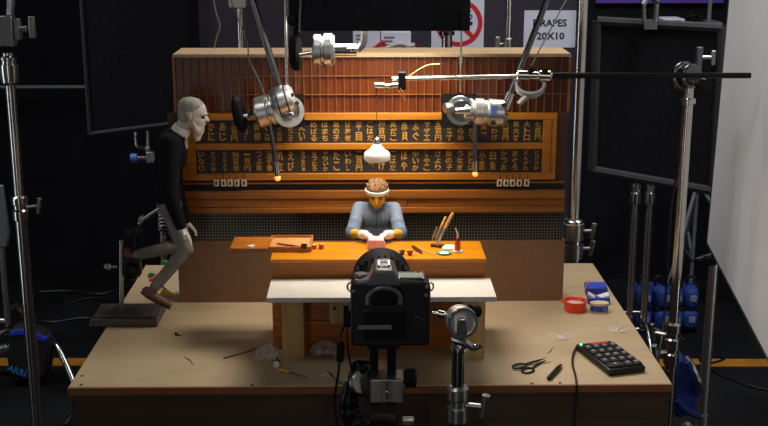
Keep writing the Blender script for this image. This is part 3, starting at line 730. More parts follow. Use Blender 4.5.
for w, d, th in ((wrl, C(371, 235.5, -.128)-wrl, -1), (wrr, C(381, 235.5, -.128)-wrr, 1)):
    m = MB(); hand(m, w+d.normalized()*.002, d, Vector((0, 1, .0)) , ZA, .032, .75, thumbside=-1)
    m.capsule(w-d.normalized()*.006, w+d.normalized()*.006, .0105, .0105)
    melt(m.build('glove', 'glove', chef), .0009, 2)
m = MB(); m.ball(hip-ZA*.004, (.038, .027, .024))
for h_, k_, an in feet: m.capsule(h_, k_, .0205, .016); m.capsule(k_, an, .0155, .0125)
melt(m.build('trousers', 'navy', chef), .002, 3)
for h_, k_, an in feet:
    m = MB(); m.ball(an+Vector((0, -.012, -.005)), (.012, .026, .0105)); m.capsule(an, an-ZA*.002, .0115, .0115); m.build('shoe', 'inkblack', chef)

# --- the walking old man with a beard
WYK = 2.60
C2 = lambda x, y, dy=0: U(x, y, WYK+dy)
S2 = PX(C2(180, 200))
hh2 = 30.5*S2
f = Vector((.985, -.10, -.14)).normalized(); u = Vector((.14, 0, .99)); u = (u-f*u.dot(f)).normalized()
mb = MB(); P, E, B = head_mass(mb, C2(193.5, 114.5), f, u, hh2, 1.1)
E((0, .25, -.45), (.20, .16, .16))
mb.capsule(P(0, -.2, -.12), C2(177.5, 137), .0155, .018)
mb.ball(C2(171, 155), (.028, .045, .045)); mb.ball(C2(168, 185), (.026, .036, .05)); mb.ball(C2(170, 206), (.026, .036, .03))
# near arm hangs in front of the body, far arm swings back
sN, eN, wN = C2(169.5, 144, -.052), C2(169, 192, -.066), C2(181.5, 228, -.07)
sF, eF, wF = C2(171, 143, .05), C2(175, 190, .066), C2(186, 222, .07)
for a, b, c in ((sN, eN, wN), (sF, eF, wF)):
    mb.capsule(C2(172, 142), a, .018, .019); mb.capsule(a, b, .019, .0145); mb.capsule(b, c, .0145, .010)
hipN, kneeN, ankN = C2(170.5, 209, -.022), C2(186.5, 249, -.045), C2(154, 288, -.075)
hipF, kneeF, ankF = C2(168.5, 209, .022), C2(182, 245, .02), C2(136, 255, .0)
for a, b, c in ((hipN, kneeN, ankN), (hipF, kneeF, ankF)):
    mb.capsule(a, b, .021, .0155); mb.capsule(b, c, .0145, .010)
hd = C2(193.5, 243, -.072)-wN
hand(mb, wN, hd, Vector((.15, -1, .1)).cross(hd) if False else Vector((0, -1, 0)), Vector((1, 0, .6)), .050, .35, thumbside=-1)
hdF = C2(196, 231, .07)-wF
hand(mb, wF, hdF, Vector((0, 1, 0)), Vector((1, 0, .6)), .046, .4, thumbside=-1)
old = melt(mb.build('old_man_puppet', 'clay'), .0021, 4)
meta(old, 'bearded old-man puppet in black sweater and grey trousers, mid-stride on a rig', 'puppet')
WLOC[old] = old.location.copy()
def hair2(m):
    m.ball(P(0, -.10, .235), Vector((.41, .45, .32))*hh2, B); m.ball(P(0, -.24, .0), Vector((.375, .27, .36))*hh2, B)
    m.capsule(P(.36, .06, .05), P(.36, .05, -.16), .05*hh2, .035*hh2, 8, 3); m.capsule(P(-.36, .06, .05), P(-.36, .05, -.16), .05*hh2, .035*hh2, 8, 3)
on_head('hair', hair2, 'clayhair', old, .002)
def beard(m):
    m.ball(P(0, .22, -.46), Vector((.24, .185, .24))*hh2, B); m.ball(P(0, .20, -.66), Vector((.17, .13, .21))*hh2, B)
    for sx in (-1, 1):
        m.capsule(P(sx*.29, .05, -.15), P(sx*.19, .19, -.44), .065*hh2, .09*hh2, 8, 4); m.capsule(P(sx*.02, .42, -.235), P(sx*.15, .33, -.31), .04*hh2, .028*hh2, 8, 4)
on_head('beard', beard, 'clay', old, .002)
for sx in (-1, 1):
    on_head('eye', lambda m: m.ball(P(sx*.15, .355, -.01), Vector((.085, .05, .055))*hh2, B), 'eye', old)
    on_head('eyebrow', lambda m: m.tube([P(sx*.05, .42, .06), P(sx*.16, .40, .085), P(sx*.26, .33, .05)], hh2*.03, 6), 'clayhair', old)
m = MB()
m.ball(C2(171, 152), (.038, .054, .055)); m.ball(C2(167, 172), (.033, .046, .055)); m.ball(C2(168.5, 194), (.031, .043, .038))
m.capsule(C2(176.5, 137), C2(179.5, 132), .024, .0195); m.capsule(C2(169.5, 143, -.04), C2(171.5, 143, .04), .025, .025)
for a, b, c, k in ((sN, eN, wN, 0), (sF, eF, wF, 0)):
    m.capsule(a, b, .0245, .0205); m.capsule(b, c+(b-c)*.08, .0205, .0135)
sw = melt(m.build('sweater', 'sweater', old), .0024, 4)
m = MB(); cp = C2(181, 130.5); ad = Vector((.45, 0, .9)).normalized()
m.lathe([(.0185, -.008), (.0215, -.004), (.019, .010), (.0165, .010), (.0165, -.008)], cp, ad, 24, (1, 1.05)).build('shirt_collar', 'band', old)
m = MB(); m.prism([(0, 0), (.008, .004), (.006, -.03), (.001, -.034)], C2(183.6, 136, -.008), XA, ZA, (0, .016, 0)).build('shirt_front', 'band', old)
m = MB(); m.ball(C2(169.5, 206), (.029, .04, .028)); m.capsule(hipN, hipF, .027, .027)
for a, b, c, t in ((hipN, kneeN, ankN, .6), (hipF, kneeF, ankF, .6)):
    m.capsule(a, b, .0245, .0172); m.capsule(b, c+(b-c)*.04, .0168, .0128); m.ball(b+(c-b)*.3+ZA*.002, .0162); m.ball(b+(c-b)*.65, .0146)
melt(m.build('trousers', 'trouser', old), .0022, 3)
def shoe(ank, d, upv, L):
    d = d.normalized(); upv = (upv-d*upv.dot(d)).normalized(); sd = d.cross(upv); B_ = basis(d, sd, upv)
    m = MB(); m.ball(ank+d*L*.22-upv*L*.08, (L*.52, L*.16, L*.135), B_); m.ball(ank-d*L*.08-upv*L*.06, (L*.22, L*.15, L*.17), B_)
    m.capsule(ank-upv*L*.04, ank+upv*L*.06, L*.15, L*.135)
    o = melt(m.build('shoe', 'shoe', old), .0018, 3)
    m = MB(); m.ball(ank+d*L*.22-upv*L*.185, (L*.53, L*.17, L*.04), B_); m.build('sole', 'shoesole', o)
    m = MB()
    for k in range(3):
        c = ank+d*L*(.12+.1*k)+upv*L*(.055-.03*k); m.capsule(c-sd*L*.07, c+sd*L*.07, L*.018, L*.018, 6, 3)
    m.build('lace', 'shoesole', o)
shoe(C2(152, 292, -.078), C2(171, 310, -.078)-C2(148, 297, -.078), Vector((.5, 0, .8)), 33*S2)
shoe(C2(130, 256, .0), C2(138, 288, .0)-C2(130, 256, .0), Vector((1, 0, .1)), 31*S2)

# rig that carries the walking puppet
by0 = UZ(122, 327, Z0).y
rg0, rg1 = UZ(88.5, 327, Z0).x, UZ(157.5, 327, Z0).x
rig = thing('animation_rig', ((rg0+rg1)/2, by0+.07, Z0), 'heavy cast base and steel post rig holding up the bearded puppet', 'rig')
m = MB(); bx_ = [(rg0, 0), (rg1, 0), (rg1-.004, .019), (rg0+.006, .019)]
m.prism(bx_, (0, by0, Z0), XA, ZA, (0, .115, 0)); m.span(rg0+.012, rg1-.012, by0+.012, by0+.10, Z0+.019, Z0+.024)
m.build('base', 'cast', rig, bevel=.004)
RY = by0+.085
pb, ptp = U(121.5, 305, RY), U(121.5, 240.5, RY)
MB().cyl((pb.x, RY, Z0+.022), ptp, .0052).build('post', 'steel', rig, bevel=.0006)
k = U(133.5, 266, RY)
m = MB(); m.box(k, (.034, .034, .046)); m.ball(k+Vector((-.002, -.012, -.008)), .022); m.disc(k+Vector((.0, -.024, -.006)), .017, YA, .014)
m.build('clamp_block', 'anod', rig, bevel=.003)
MB().cyl(U(117, 267, RY), U(104, 266.5, RY), .0035).cyl(U(110, 267, RY), U(105.5, 267, RY), .008).build('clamp_screw', 'steel', rig, bevel=.0006)
MB().cyl(U(136, 256, RY), U(135.5, 230, RY), .0046).box(U(130.5, 231.5, RY), (.024, .018, .018)).box(U(137.5, 229, RY), (.019, .018, .022)).build('upper_arm', 'anod', rig, bevel=.001)
MB().ball(U(141.5, 219, RY), .0075).cyl(U(139, 224, RY), U(144, 216, RY), .0045).build('ball_joint', 'steel', rig)
MB().cyl(U(142, 219.5, RY), U(163, 206, WYK-.03), .0036).cyl(U(160, 208, WYK-.03), U(165, 204.5, WYK-.02), .007).build('rod', 'steel', rig)
m = MB()
for i in range(5): m.tube([U(166+9*cos(t)*.8, 214+i*3.6+3.4*sin(t), WYK-.03-.01*cos(t)) for t in [2*pi*j/10 for j in range(10)]], .0017, 6, closed=True)
m.build('spring', 'darkchrome', rig)

# ------------------------------------------------------------------ things on the counter
TZ = CZ
K = lambda x, y, dz=0: UZ(x, y, TZ+dz)
# fish block and nigiri topping between the gloves
a, b = K(366.3, 249.5), K(386, 249.5)
m = MB(); m.prism([(-.0215, 0), (.0215, 0), (.0165, .022), (-.0165, .023)], ((a.x+b.x)/2, a.y, TZ), XA, ZA, (0, .034, 0))
meta(m.build('fish_block', 'fish', bevel=.003), 'block of pink raw fish between the chef puppet gloves', 'fish')
# wide tray and the lipped cutting tray
a, b = K(229.5, 252.5), K(311.5, 251.5); yb = K(240, 240.2).y
m = MB(); c_ = K(268, 252)
MB_ = None
t = thing('serving_tray', ((c_.x+b.x)/2+.02, (a.y+yb)/2, TZ), 'orange wooden serving tray with pale lipped half, overhanging the end of the counter', 'tray')
MB().span(a.x, c_.x-.0005, a.y, yb, TZ, TZ+.008).build('end_board', 'tray', t, bevel=.001)
MB().span(a.x+.001, c_.x-.002, a.y-.0015, a.y+.003, TZ+.0005, TZ+.0098).build('front_lip', 'tray', t, bevel=.0008)
MB().span(c_.x, b.x, a.y, yb, TZ, TZ+.007).build('tray_bottom', 'trayin', t, bevel=.0006)
m = MB()
for x0, x1, y0, y1 in ((c_.x, b.x, a.y, a.y+.004), (c_.x, b.x, yb-.004, yb), (c_.x, c_.x+.004, a.y+.004, yb-.004), (b.x-.004, b.x, a.y+.004, yb-.004)): m.span(x0, x1, y0, y1, TZ+.0005, TZ+.012)
m.build('tray_rim', 'tray', t, bevel=.0006)
TT = TZ+.007
p0, p1 = UZ(277, 243.5, TT+.003), UZ(304, 247.5, TT+.003)
t = thing('wooden_ladle', p1, 'small dark wooden ladle lying in the lipped half of the tray', 'ladle')
MB().cyl(p0, p1, .0016, .0022).build('handle', 'brown', t)
MB().lathe([(0, 0), (.005, 0), (.0072, .003), (.0072, .009), (.006, .009), (.005, .003), (0, .003)], p1-ZA*.002, ZA, 20).build('bowl', 'brown', t)
p = UZ(250, 248, TZ+.008)
meta(MB().ball(p+ZA*.003, (.008, .005, .004)).ball(p+Vector((.005, .003, .003)), (.006, .004, .0035)).build('rice_lump', 'white2'), 'small white lump of rice on the plain end of the orange tray', 'rice')
for px, py, sc, lab in ((314.5, 249, 1.0, 'tiny wooden sake cup next to the lipped tray edge'), (321.5, 248.6, 1.15, 'tiny wooden sake cup nearer the chef puppet than the tray')):
    p = K(px, py); t = thing('sake_cup', p, lab, 'cup')
    MB().lathe([(.0042*sc, 0), (.0055*sc, .010*sc), (.0048*sc, .010*sc), (.0036*sc, .002), (0, .002)], p, ZA, 18).build('cup', 'tray', t)
    MB().lathe([(0, 0), (.0046*sc, 0), (.0048*sc, .001), (0, .0016)], p+ZA*.0085*sc, ZA, 18).build('drink', 'cream', t)
for px, py, mat, rim, lab in ((402, 254.5, 'brown', 'blackgloss', 'small dark brown glazed bowl between the fish and the red bowl'), (410, 255, 'redcup', 'brown', 'small red lacquer bowl between the dark bowl and the brown sliver')):
    p = K(px, py); t = thing('sauce_bowl', p, lab, 'bowl')
    MB().lathe([(.0036, 0), (.0042, .002), (.0072, .008), (.0066, .0085), (.005, .004), (0, .003)], p, ZA, 24).build('bowl', mat, t)
    MB().lathe([(0, 0), (.0055, 0), (.0055, .0004), (0, .0004)], p+ZA*.006, ZA, 20).build('sauce', 'inkblack', t)
p0, p1 = K(411.5, 246.5), K(422.5, 254.5)
m = MB(); n_ = 10
d_ = (p1-p0); sd = Vector((-d_.y, d_.x, 0)).normalized()
ring = [p0+d_*(i/n_) + sd*(.0052*sin(pi*i/n_)**.7) for i in range(n_+1)]+[p0+d_*(i/n_) - sd*(.0052*sin(pi*i/n_)**.7) for i in range(n_-1, 0, -1)]
m.add([Vector((v.x, v.y, TZ)) for v in ring]+[Vector((v.x, v.y, TZ+.004)) for v in ring], [tuple(range(len(ring))), tuple(range(len(ring), 2*len(ring)))]+[(i, (i+1) % len(ring), len(ring)+(i+1) % len(ring), len(ring)+i) for i in range(len(ring))])
meta(m.build('eel_fillet', 'brown', bevel=.001), 'dark brown pointed fillet lying between red bowl and skewer', 'fillet')
p0, p1 = UZ(419, 248, TZ+.0015), UZ(433, 255, TZ+.0015)
meta(MB().cyl(p0, p1, .0013, .0009, 8).build('skewer', 'knifewood'), 'pale bamboo skewer beside the green plate', 'skewer')
p = K(444, 253.6); t = thing('green_plate', p, 'small round green rimmed plate on the counter', 'plate')
MB().lathe([(.010, 0), (.0165, .0025), (.0165, .0035), (.0155, .0035), (.010, .0015), (0, .0015)], p, ZA, 32).build('plate', 'green', t)
MB().lathe([(0, 0), (.0105, 0), (.0105, .0006), (0, .001)], p+ZA*.0016, ZA, 28).build('white_centre', 'white2', t)
p = K(449, 248.5); m = MB(); m.span(p.x-.016, p.x+.014, p.y-.012, p.y+.013, TZ, TZ+.003)
m.add([p+Vector((-.015, -.01, .0031)), p+Vector((.012, -.011, .0031)), p+Vector((.015, .012, .008)), p+Vector((-.012, .013, .006))], [(0, 1, 2, 3)])
for dx, dy in ((-.004, 0), (.006, .004), (0, .007)): m.ball(p+Vector((dx, dy, .004)), (.009, .006, .0035))
meta(melt(m.build('folded_napkin', 'band'), .0016, 3), 'crumpled white napkin behind the green plate', 'napkin')
p = K(457.5, 251.5); t = thing('sauce_bottle', p, 'tiny orange sauce bottle with white curved spout on a saucer', 'bottle')
MB().lathe([(.009, 0), (.0115, .001), (.0115, .002), (.008, .0018), (0, .0018)], p, ZA, 24).build('saucer', 'white2', t)
MB().lathe([(0, .0022), (.0062, .0022), (.0066, .006), (.0062, .02), (.0045, .026), (.0035, .0265), (0, .0265)], p, ZA, 24).build('bottle', 'sauce', t)
MB().lathe([(.0048, .0255), (.0048, .0295), (.0028, .032), (0, .032)], p, ZA, 20).build('cap', 'redcup', t)
MB().tube([p+ZA*.031, p+Vector((0, 0, .038)), p+Vector((-.002, -.001, .045)), p+Vector((-.0055, -.001, .054))], [.0019, .0019, .0017, .0014], 8).build('spout', 'white2', t)
# knife stand with three knives leaning in it
p = K(437.5, 246.8); t = thing('knife_stand', p, 'small dark wooden slotted stand holding three knives upright', 'knife stand')
MB().box(p+ZA*.003, (.03, .012, .006), Rz(-.25)).build('stand_block', 'side', t, bevel=.0008)
for (x0, y0), (x1, y1), lab, bw, hr in (((437.3, 246), (453, 214.5), 'longest wooden-handled knife leaning in the knife stand', .0062, .0034), ((435.6, 241.5), (446, 218.2), 'middle wooden-handled knife leaning in the knife stand', .0056, .003), ((432.4, 241.5), (438, 226.5), 'short plain steel blade leaning in the knife stand', .004, .0)):
    q = K(x0, y0, .004).y+.0; b0 = U(x0, y0, q); b1 = U(x1, y1, q)
    t = thing('kitchen_knife', b0, lab, 'knife'); d_ = (b1-b0).normalized(); sd = d_.cross(YA).normalized()
    L = (b1-b0).length; bl = .58 if hr else 1.0
    sx = -1 if sd.z > 0 else 1
    MB().prism([(0, 0), (bw*.8, L*.1), (bw, L*.22), (bw, L*bl*.96), (0, L*bl)], b0-YA*.0006, -sd*sx if False else sd, d_, (0, .0012, 0)).build('blade', 'blade', t)
    if hr: MB().capsule(b0+d_*L*bl+sd*bw*.35, b1+sd*bw*.25, hr, hr*1.15, 12, 4).build('handle', 'knifewood', t)

# ------------------------------------------------------------------ things on the animation table
T = lambda x, y, dz=0: UZ(x, y, Z0+dz)
# keypad controller
c1, c2, c3, c4 = [Vector((v.x, v.y, Z0)) for v in (T(582, 343.5, .013), T(616.5, 341, .013), T(639.5, 366.5, .013), T(602.6, 372.5, .013))]
ux = (((c2-c1)+(c3-c4))/2); uy = ((c1-c4)+(c2-c3))/2; cen = (c1+c2+c3+c4)/4
kw, kl = ux.length, uy.length; ux.normalize(); uy = (uy-ux*uy.dot(ux)).normalized(); KB = basis(ux, uy, ZA)
kp = thing('keypad', cen, 'black wired keypad controller with glowing green light', 'keypad')
MB().box(cen+ZA*.008, (kw, kl, .014), KB).build('case', 'black', kp, bevel=.004)
for r_ in range(5):
    for c_i in range(4):
        if r_ == 4 and c_i == 1: continue
        w_ = kw*.2; o = cen+ux*((c_i-1.5)*kw*.232 + (-kw*.116 if (r_ == 4 and c_i == 0) else 0)*0)+uy*(kl*.27-r_*kl*.165)+ZA*.0175
        wide = (r_ == 4 and c_i == 0)
        if wide: o += ux*kw*.116
        kk = MB().box(o, (w_*(2.15 if wide else 1), kl*.135, .006), KB).build('key', 'key', kp, bevel=.0018)
        MB().box(o+ZA*.0032+uy*.002, (w_*.42, kl*.045, .0006), KB).build('key_print', 'keyprint', kk)
MB().disc(cen+uy*kl*.44-ux*kw*.40+ZA*.0155, .0026, ZA, .002, 14).build('power_light', 'led', kp)
MB().box(cen+uy*kl*.43+ux*kw*.12+ZA*.0152, (kw*.5, kl*.05, .0008), KB).build('name_strip', 'red', kp)
cpts = [cen+uy*kl*.5-ux*kw*.42+ZA*.008, T(578, 345, .006), T(573.5, 353, .004), T(572.5, 364, .003), T(575.5, 376, .003), T(576.5, 384.5, .003), Vector((T(577, 386).x, TY0-.008, Z0-.012)), Vector((T(577, 386).x-.002, TY0-.01, Z0-.10)), Vector((T(577, 386).x+.01, TY0-.012, Z0-.35)), Vector((T(577, 386).x+.01, TY0-.05, Z0-.7))]
MB().tube(cpts, .0024, 8).build('cable', 'black', kp)
# scissors
sc0 = T(529, 366, .003); t = thing('scissors', sc0, 'black handled scissors lying open on the plywood', 'scissors')
for tip, grip, side in (((545.5, 358.5), (519.5, 366), 1), ((546, 360), (528, 370.5), -1)):
    a = T(tip[0], tip[1], .003+.0012*side); g_ = T(grip[0], grip[1], .003+.0012*side); d_ = (a-g_).normalized(); sd = Vector((-d_.y, d_.x, 0))
    L = (a-g_).length
    bl_ = MB().prism([(L*.38, -.003), (L*.42, .004), (L*.7, .0035), (L, 0), (L*.7, -.0025)], g_-ZA*.0008, d_, sd, (0, 0, .0016)).build('blade', 'darkchrome', t)
    R_ = .0125
    rr_ = [g_+d_*R_*1.25*cos(q)+sd*R_*.85*sin(q) for q in [2*pi*i/14 for i in range(14)]]
    MB().tube(rr_, .0026, 8, closed=True).tube([g_+d_*R_*1.2, g_+d_*L*.42], .0028, 8).build('handle', 'black', t)
MB().disc(T(534, 364, .0055), .0028, ZA, .002, 14).build('pivot', 'steel', t)
# craft knife
a, b = T(549, 378, .005), T(562, 364, .005); t = thing('craft_knife', a, 'black craft knife lying between scissors and keypad', 'craft knife')
d_ = (b-a).normalized()
MB().capsule(a, a+(b-a)*.72, .0048, .0052, 14, 4).build('handle', 'black', t)
MB().cyl(a+(b-a)*.74, a+(b-a)*.9, .0042, .0032).build('chuck', 'darkchrome', t)
MB().prism([(0, -.0022), (.012, 0), (0, .0022)], a+(b-a)*.88, d_, Vector((-d_.y, d_.x, 0)), (0, 0, .0008)).build('blade', 'steel', t)
# bags and wrappers
def crumple(name, cx, cy, rx, ry, h, mat, label, cat, seed):
    rnd = random.Random(seed); m = MB(); p = T(cx, cy); n = 13; vs = []; fs = []
    for i in range(n):
        for j in range(n):
            u_, v_ = i/(n-1)*2-1, j/(n-1)*2-1; k_ = max(0, 1-(abs(u_)**2.2+abs(v_)**2.2)*.55)
            vs.append(p+Vector((u_*rx*(1-.25*abs(v_))+rnd.uniform(-.12, .12)*rx, v_*ry*(1-.2*abs(u_))+rnd.uniform(-.12, .12)*ry, .0008+h*k_*rnd.uniform(.15, 1.0))))
    for i in range(n-1):
        for j in range(n-1):
            q = i*n+j; fs += [(q, q+n, q+n+1), (q, q+n+1, q+1)]
    m.add(vs, fs); return meta(m.build(name, mat, flat=True), label, cat)
crumple('plastic_bag', 268, 357, .028, .045, .03, 'film', 'crumpled clear plastic bag beside the pale ledge leg', 'plastic bag', 1)
crumple('plastic_wrapper', 560, 336.5, .030, .024, .008, 'film2', 'crumpled clear wrapper on the open plywood above the scissors', 'wrapper', 2)
crumple('small_plastic_bag', 619, 329, .026, .03, .008, 'film2', 'clear zip bag near the table edge behind the keypad', 'plastic bag', 3)
crumple('tissue', 325, 353, .034, .03, .03, 'film2', 'crumpled pale plastic sheet lying below the white ledge', 'plastic sheet', 4)
# little squeeze bottle in the bag
p0 = T(276.5, 366, .006); p1 = T(278.5, 345.5, .008)
t = thing('glue_bottle', p0, 'small black and white glue bottle lying on the clear bag', 'bottle'); d_ = p1-p0
MB().lathe([(0, 0), (.0055, 0), (.007, .003), (.007, .022), (.0045, .028), (0, .028)], p0+ZA*.001, d_, 18).build('bottle', 'white2', t)
MB().lathe([(.0072, .008), (.0074, .0085), (.0074, .019), (.0072, .0195)], p0+ZA*.001, d_, 18).build('label_band', 'inkblack', t)
MB().cyl(p0+ZA*.001+d_.normalized()*.028, p0+ZA*.001+d_.normalized()*.046, .004, .0022).build('nozzle', 'inkblack', t)
p_ = T(275, 367.5, .0045); 
# screwdriver, hex key, wires, screws
a, b = T(279, 369.5, .0042), T(307.5, 377.2, .003); t = thing('needle_tool', a, 'thin needle tool with short yellow handle near the table edge', 'tool')
MB().capsule(a, a+(b-a)*.32, .0036, .0030, 12, 4).build('handle', 'yellow', t)
MB().cyl(a+(b-a)*.3, b, .0012, .0008, 8).build('shaft', 'darkchrome', t)
a, b, c = T(223.5, 358.5, .0016), T(251.5, 350.3, .0016), T(254.5, 347.5, .0016)
meta(MB().tube([a, b, (b+c)/2+Vector((.001, 0, 0)), c], .0016, 8).build('hex_key', 'darkchrome'), 'dark bent hex key lying alone on the plywood', 'hex key')
a, b = T(321, 375.5, .0015), T(329, 373.8, .0015)
t = thing('wire_offcut', a, 'red, white and dark wire scraps at the table edge', 'wire')
MB().tube([a, (a+b)/2+Vector((0, .002, 0)), b], .0012, 6).build('white_wire', 'white2', t)
MB().tube([T(328, 372, .0015), T(331.5, 373.5, .0015), T(333, 377, .0015)], .0013, 6).build('red_wire', 'red', t)
MB().tube([T(330, 374, .0015), T(337, 380, .0015), T(343, 385, .0015)], .0012, 6).build('dark_wire', 'brown', t)
a = T(176.5, 335.5); t = thing('wood_screw', a, 'dark wood screw lying on the plywood ahead of the rig', 'screw')
MB().cyl(a+ZA*.0025, a+Vector((.012, -.006, .0015)), .0022, .0006, 10).build('shank', 'inkblack', t)
MB().disc(a+Vector((-.001, .0005, .0035)), .0042, (.8, -.4, .35), .0018, 14).build('head', 'inkblack', t)
for px, py, qx, qy, lab in ((184.5, 357, 193, 364.5, 'thin bright wire scrap on the plywood before the hex key'), (548, 353, 552, 347.5, 'thin bright wire scrap next to the scissors tips'), (542, 364, 551, 361.5, 'thin orange wire scrap below the scissors')):
    a, b = T(px, py, .001), T(qx, qy, .001)
    meta(MB().tube([a, (a+b)/2+Vector((.003, .002, 0)), b], .0008, 6).build('wire_scrap', 'copper' if 'orange' in lab else 'steel'), lab, 'wire')
# red tub of paste and blue boxes
p = T(576, 312.5); px = PX(p); t = thing('paste_tub', p, 'round red plastic tub of grey paste near the cardboard panel', 'tub')
r = 11*px
MB().lathe([(r*.93, 0), (r, .003), (r*1.0, .021), (r*1.08, .022), (r*1.1, .026), (r*1.02, .027), (r*.95, .026), (r*.93, .016), (0, .015)], p+YA*r*.6, ZA, 40).build('tub', 'redtin', t)
MB().lathe([(0, 0), (r*.9, 0), (r*.9, .001), (r*.4, .002), (0, .003)], p+YA*r*.6+ZA*.0165, ZA, 32).build('paste', 'paste', t)
MB().box(p+Vector((-r*1.12, r*.6, .0235)), (r*.35, r*.8, .003)).build('lid_tab', 'redtin', t, bevel=.001)
q = p+YA*r*.7
MB().cyl(q+Vector((r*.3, 0, .019)), U(588.5, 281, q.y+.03), .0011, .0014, 8).build('stirring_stick', 'knifewood', t)
def tub2(cx, cy, w, d, h, mat, capmat, label, capl):
    p = T(cx, cy); t = thing('plasticine_pack', p, label, 'box'); return t, p
b_ = T(598, 303.5); px = PX(b_)
t = thing('blue_box', b_, 'flat blue box farthest back beside the red tub', 'box')
bb = T(598, 297); w = 21.5*px
MB().box(bb+Vector((0, .03, .011)), (w, .05, .022), Rz(-.06)).build('box_body', 'blue', t, bevel=.003)
MB().box(bb+Vector((0, .03, .0228)), (w*.86, .04, .0016), Rz(-.06)).build('lid', 'bluetrim', t, bevel=.001)
t = thing('blue_box', bb, 'open blue box with torn white lid between the other two blue packs', 'box')
bb = T(599.5, 305); w = 22*px
MB().box(bb+Vector((0, .016, .008)), (w, .028, .016), Rz(-.05)).build('box_body', 'blue', t, bevel=.002)
MB().prism([(-w*.48, .012), (-w*.1, .002), (w*.5, .012), (w*.45, .016), (-w*.1, .0065), (-w*.45, .018)], bb+Vector((0, .008, .006)), XA, ZA, (0, .018, .003)).build('torn_flap', 'paper', t)
p = T(600, 313.5); w = 8.3*px
t = thing('putty_tub', p, 'clear putty tub with dark blue label nearest the keypad', 'tub')
MB().lathe([(w*.9, 0), (w, .003), (w*1.02, .018), (w*1.12, .02), (w*1.12, .024), (0, .024)], p+YA*w*.6, ZA, 32, (1, .62)).build('tub', 'cream', t)
MB().lathe([(w*1.03, .004), (w*1.05, .005), (w*1.05, .0165), (w*1.03, .0175)], p+YA*w*.6, ZA, 32, (1, .62)).build('label', 'blue', t)
MB().box(p+Vector((w*.5, w*.6-w*.6, .011)), (w*.35, .004, .008)).build('label_mark', 'bluelight', t, bevel=.001)
# clips behind the walking puppet's legs
p = T(160, 278); t = thing('hobby_pliers', p, 'red-handled small pliers behind the walking puppet legs', 'pliers')
MB().tube([T(150, 280, .004), T(157, 276, .006), T(166, 272, .004)], .004, 8).tube([T(153, 284, .004), T(160, 279, .006), T(167, 273, .004)], .004, 8).build('handle', 'red', t)
MB().tube([T(166, 272, .004), T(171, 269, .004)], .003, 8).build('jaw', 'steel', t)
for px_, py_, lab in ((165, 265, 'green clip farther back behind the walking puppet'), (152.5, 277.5, 'green clip close to the rig post behind puppet shoe')):
    p = T(px_, py_); t = thing('spring_clip', p, lab, 'clip')
    MB().prism([(-.012, 0), (.012, 0), (.009, .008), (-.004, .013), (-.012, .008)], p, XA, ZA, (0, .008, 0)).build('jaw', 'greenclip', t, bevel=.001)
    MB().tube([p+Vector((.008, .004, .006)), p+Vector((.02, .004, .010))], .0022, 6).build('lever', 'greenclip', t)
p = T(166, 297); t = thing('yellow_clamp', p, 'yellow clamp on the plywood below the puppet shin', 'clamp')
MB().prism([(-.016, 0), (.014, 0), (.018, .006), (.004, .016), (-.008, .02), (-.014, .012)], p, XA, ZA, (0, .012, 0)).build('jaw', 'yellow', t, bevel=.002)
MB().cyl(p+Vector((.004, .006, .012)), p+Vector((-.014, .006, .03)), .003).build('screw', 'darkchrome', t)
# ------------------------------------------------------------------ the DSLR and its geared mount in front of the set
DY = 2.03                                          # back face of the camera
D = lambda x, y, dy=0: U(x, y, DY+dy)
dc = D(390.5, 312); S = PX(dc)
dz0, dz1 = D(390, 346.5).z, D(390, 283).z
dx0, dx1 = D(350.5, 312).x, D(430.5, 312).x; dcx = (dx0+dx1)/2
cmr = thing('dslr_camera', (dcx, DY+.03, dz0), 'black digital SLR camera seen from behind, aimed at the set', 'camera')
w = dx1-dx0; h = dz1-dz0
def rr_poly(x0, x1, z0, z1, r, n=5):
    out = []
    for cx, cz, a0 in ((x1-r, z1-r, 0), (x0+r, z1-r, pi/2), (x0+r, z0+r, pi), (x1-r, z0+r, 1.5*pi)):
        out += [(cx+r*cos(a0+pi/2*i/n), cz+r*sin(a0+pi/2*i/n)) for i in range(n+1)]
    return out
MB().prism(rr_poly(dx0, dx1, dz0, dz1, .012), (0, DY, 0), XA, ZA, (0, .058, 0)).build('body', 'camblack', cmr, bevel=.004)
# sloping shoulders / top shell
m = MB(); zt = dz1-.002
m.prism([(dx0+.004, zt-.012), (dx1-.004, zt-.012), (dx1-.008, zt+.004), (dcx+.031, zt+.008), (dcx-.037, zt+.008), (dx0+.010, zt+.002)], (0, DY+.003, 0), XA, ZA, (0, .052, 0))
m.build('top_shell', 'camtop_lit', cmr, bevel=.004)
# viewfinder hump
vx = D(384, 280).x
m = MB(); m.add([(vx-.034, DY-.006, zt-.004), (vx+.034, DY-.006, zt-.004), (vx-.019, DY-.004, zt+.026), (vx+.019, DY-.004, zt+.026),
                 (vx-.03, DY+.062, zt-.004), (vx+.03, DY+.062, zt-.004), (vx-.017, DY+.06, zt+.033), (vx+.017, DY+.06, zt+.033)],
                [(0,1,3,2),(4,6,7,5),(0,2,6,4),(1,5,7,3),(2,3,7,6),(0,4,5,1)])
m.build('viewfinder_hump', 'camtop_lit', cmr, bevel=.006)
# hot shoe
hz = zt+.0295
MB().box((vx, DY+.026, hz), (.023, .022, .003), Matrix.Rotation(.11, 3, 'X')).build('hot_shoe', 'camgrey', cmr, bevel=.0006)
m = MB()
for sx in (-1, 1): m.box((vx+sx*.0095, DY+.026, hz+.003), (.0035, .021, .0025), Matrix.Rotation(.11, 3, 'X'))
m.box((vx, DY+.034, hz+.003), (.012, .003, .002))
m.build('shoe_rails', 'steel', cmr, bevel=.0004)
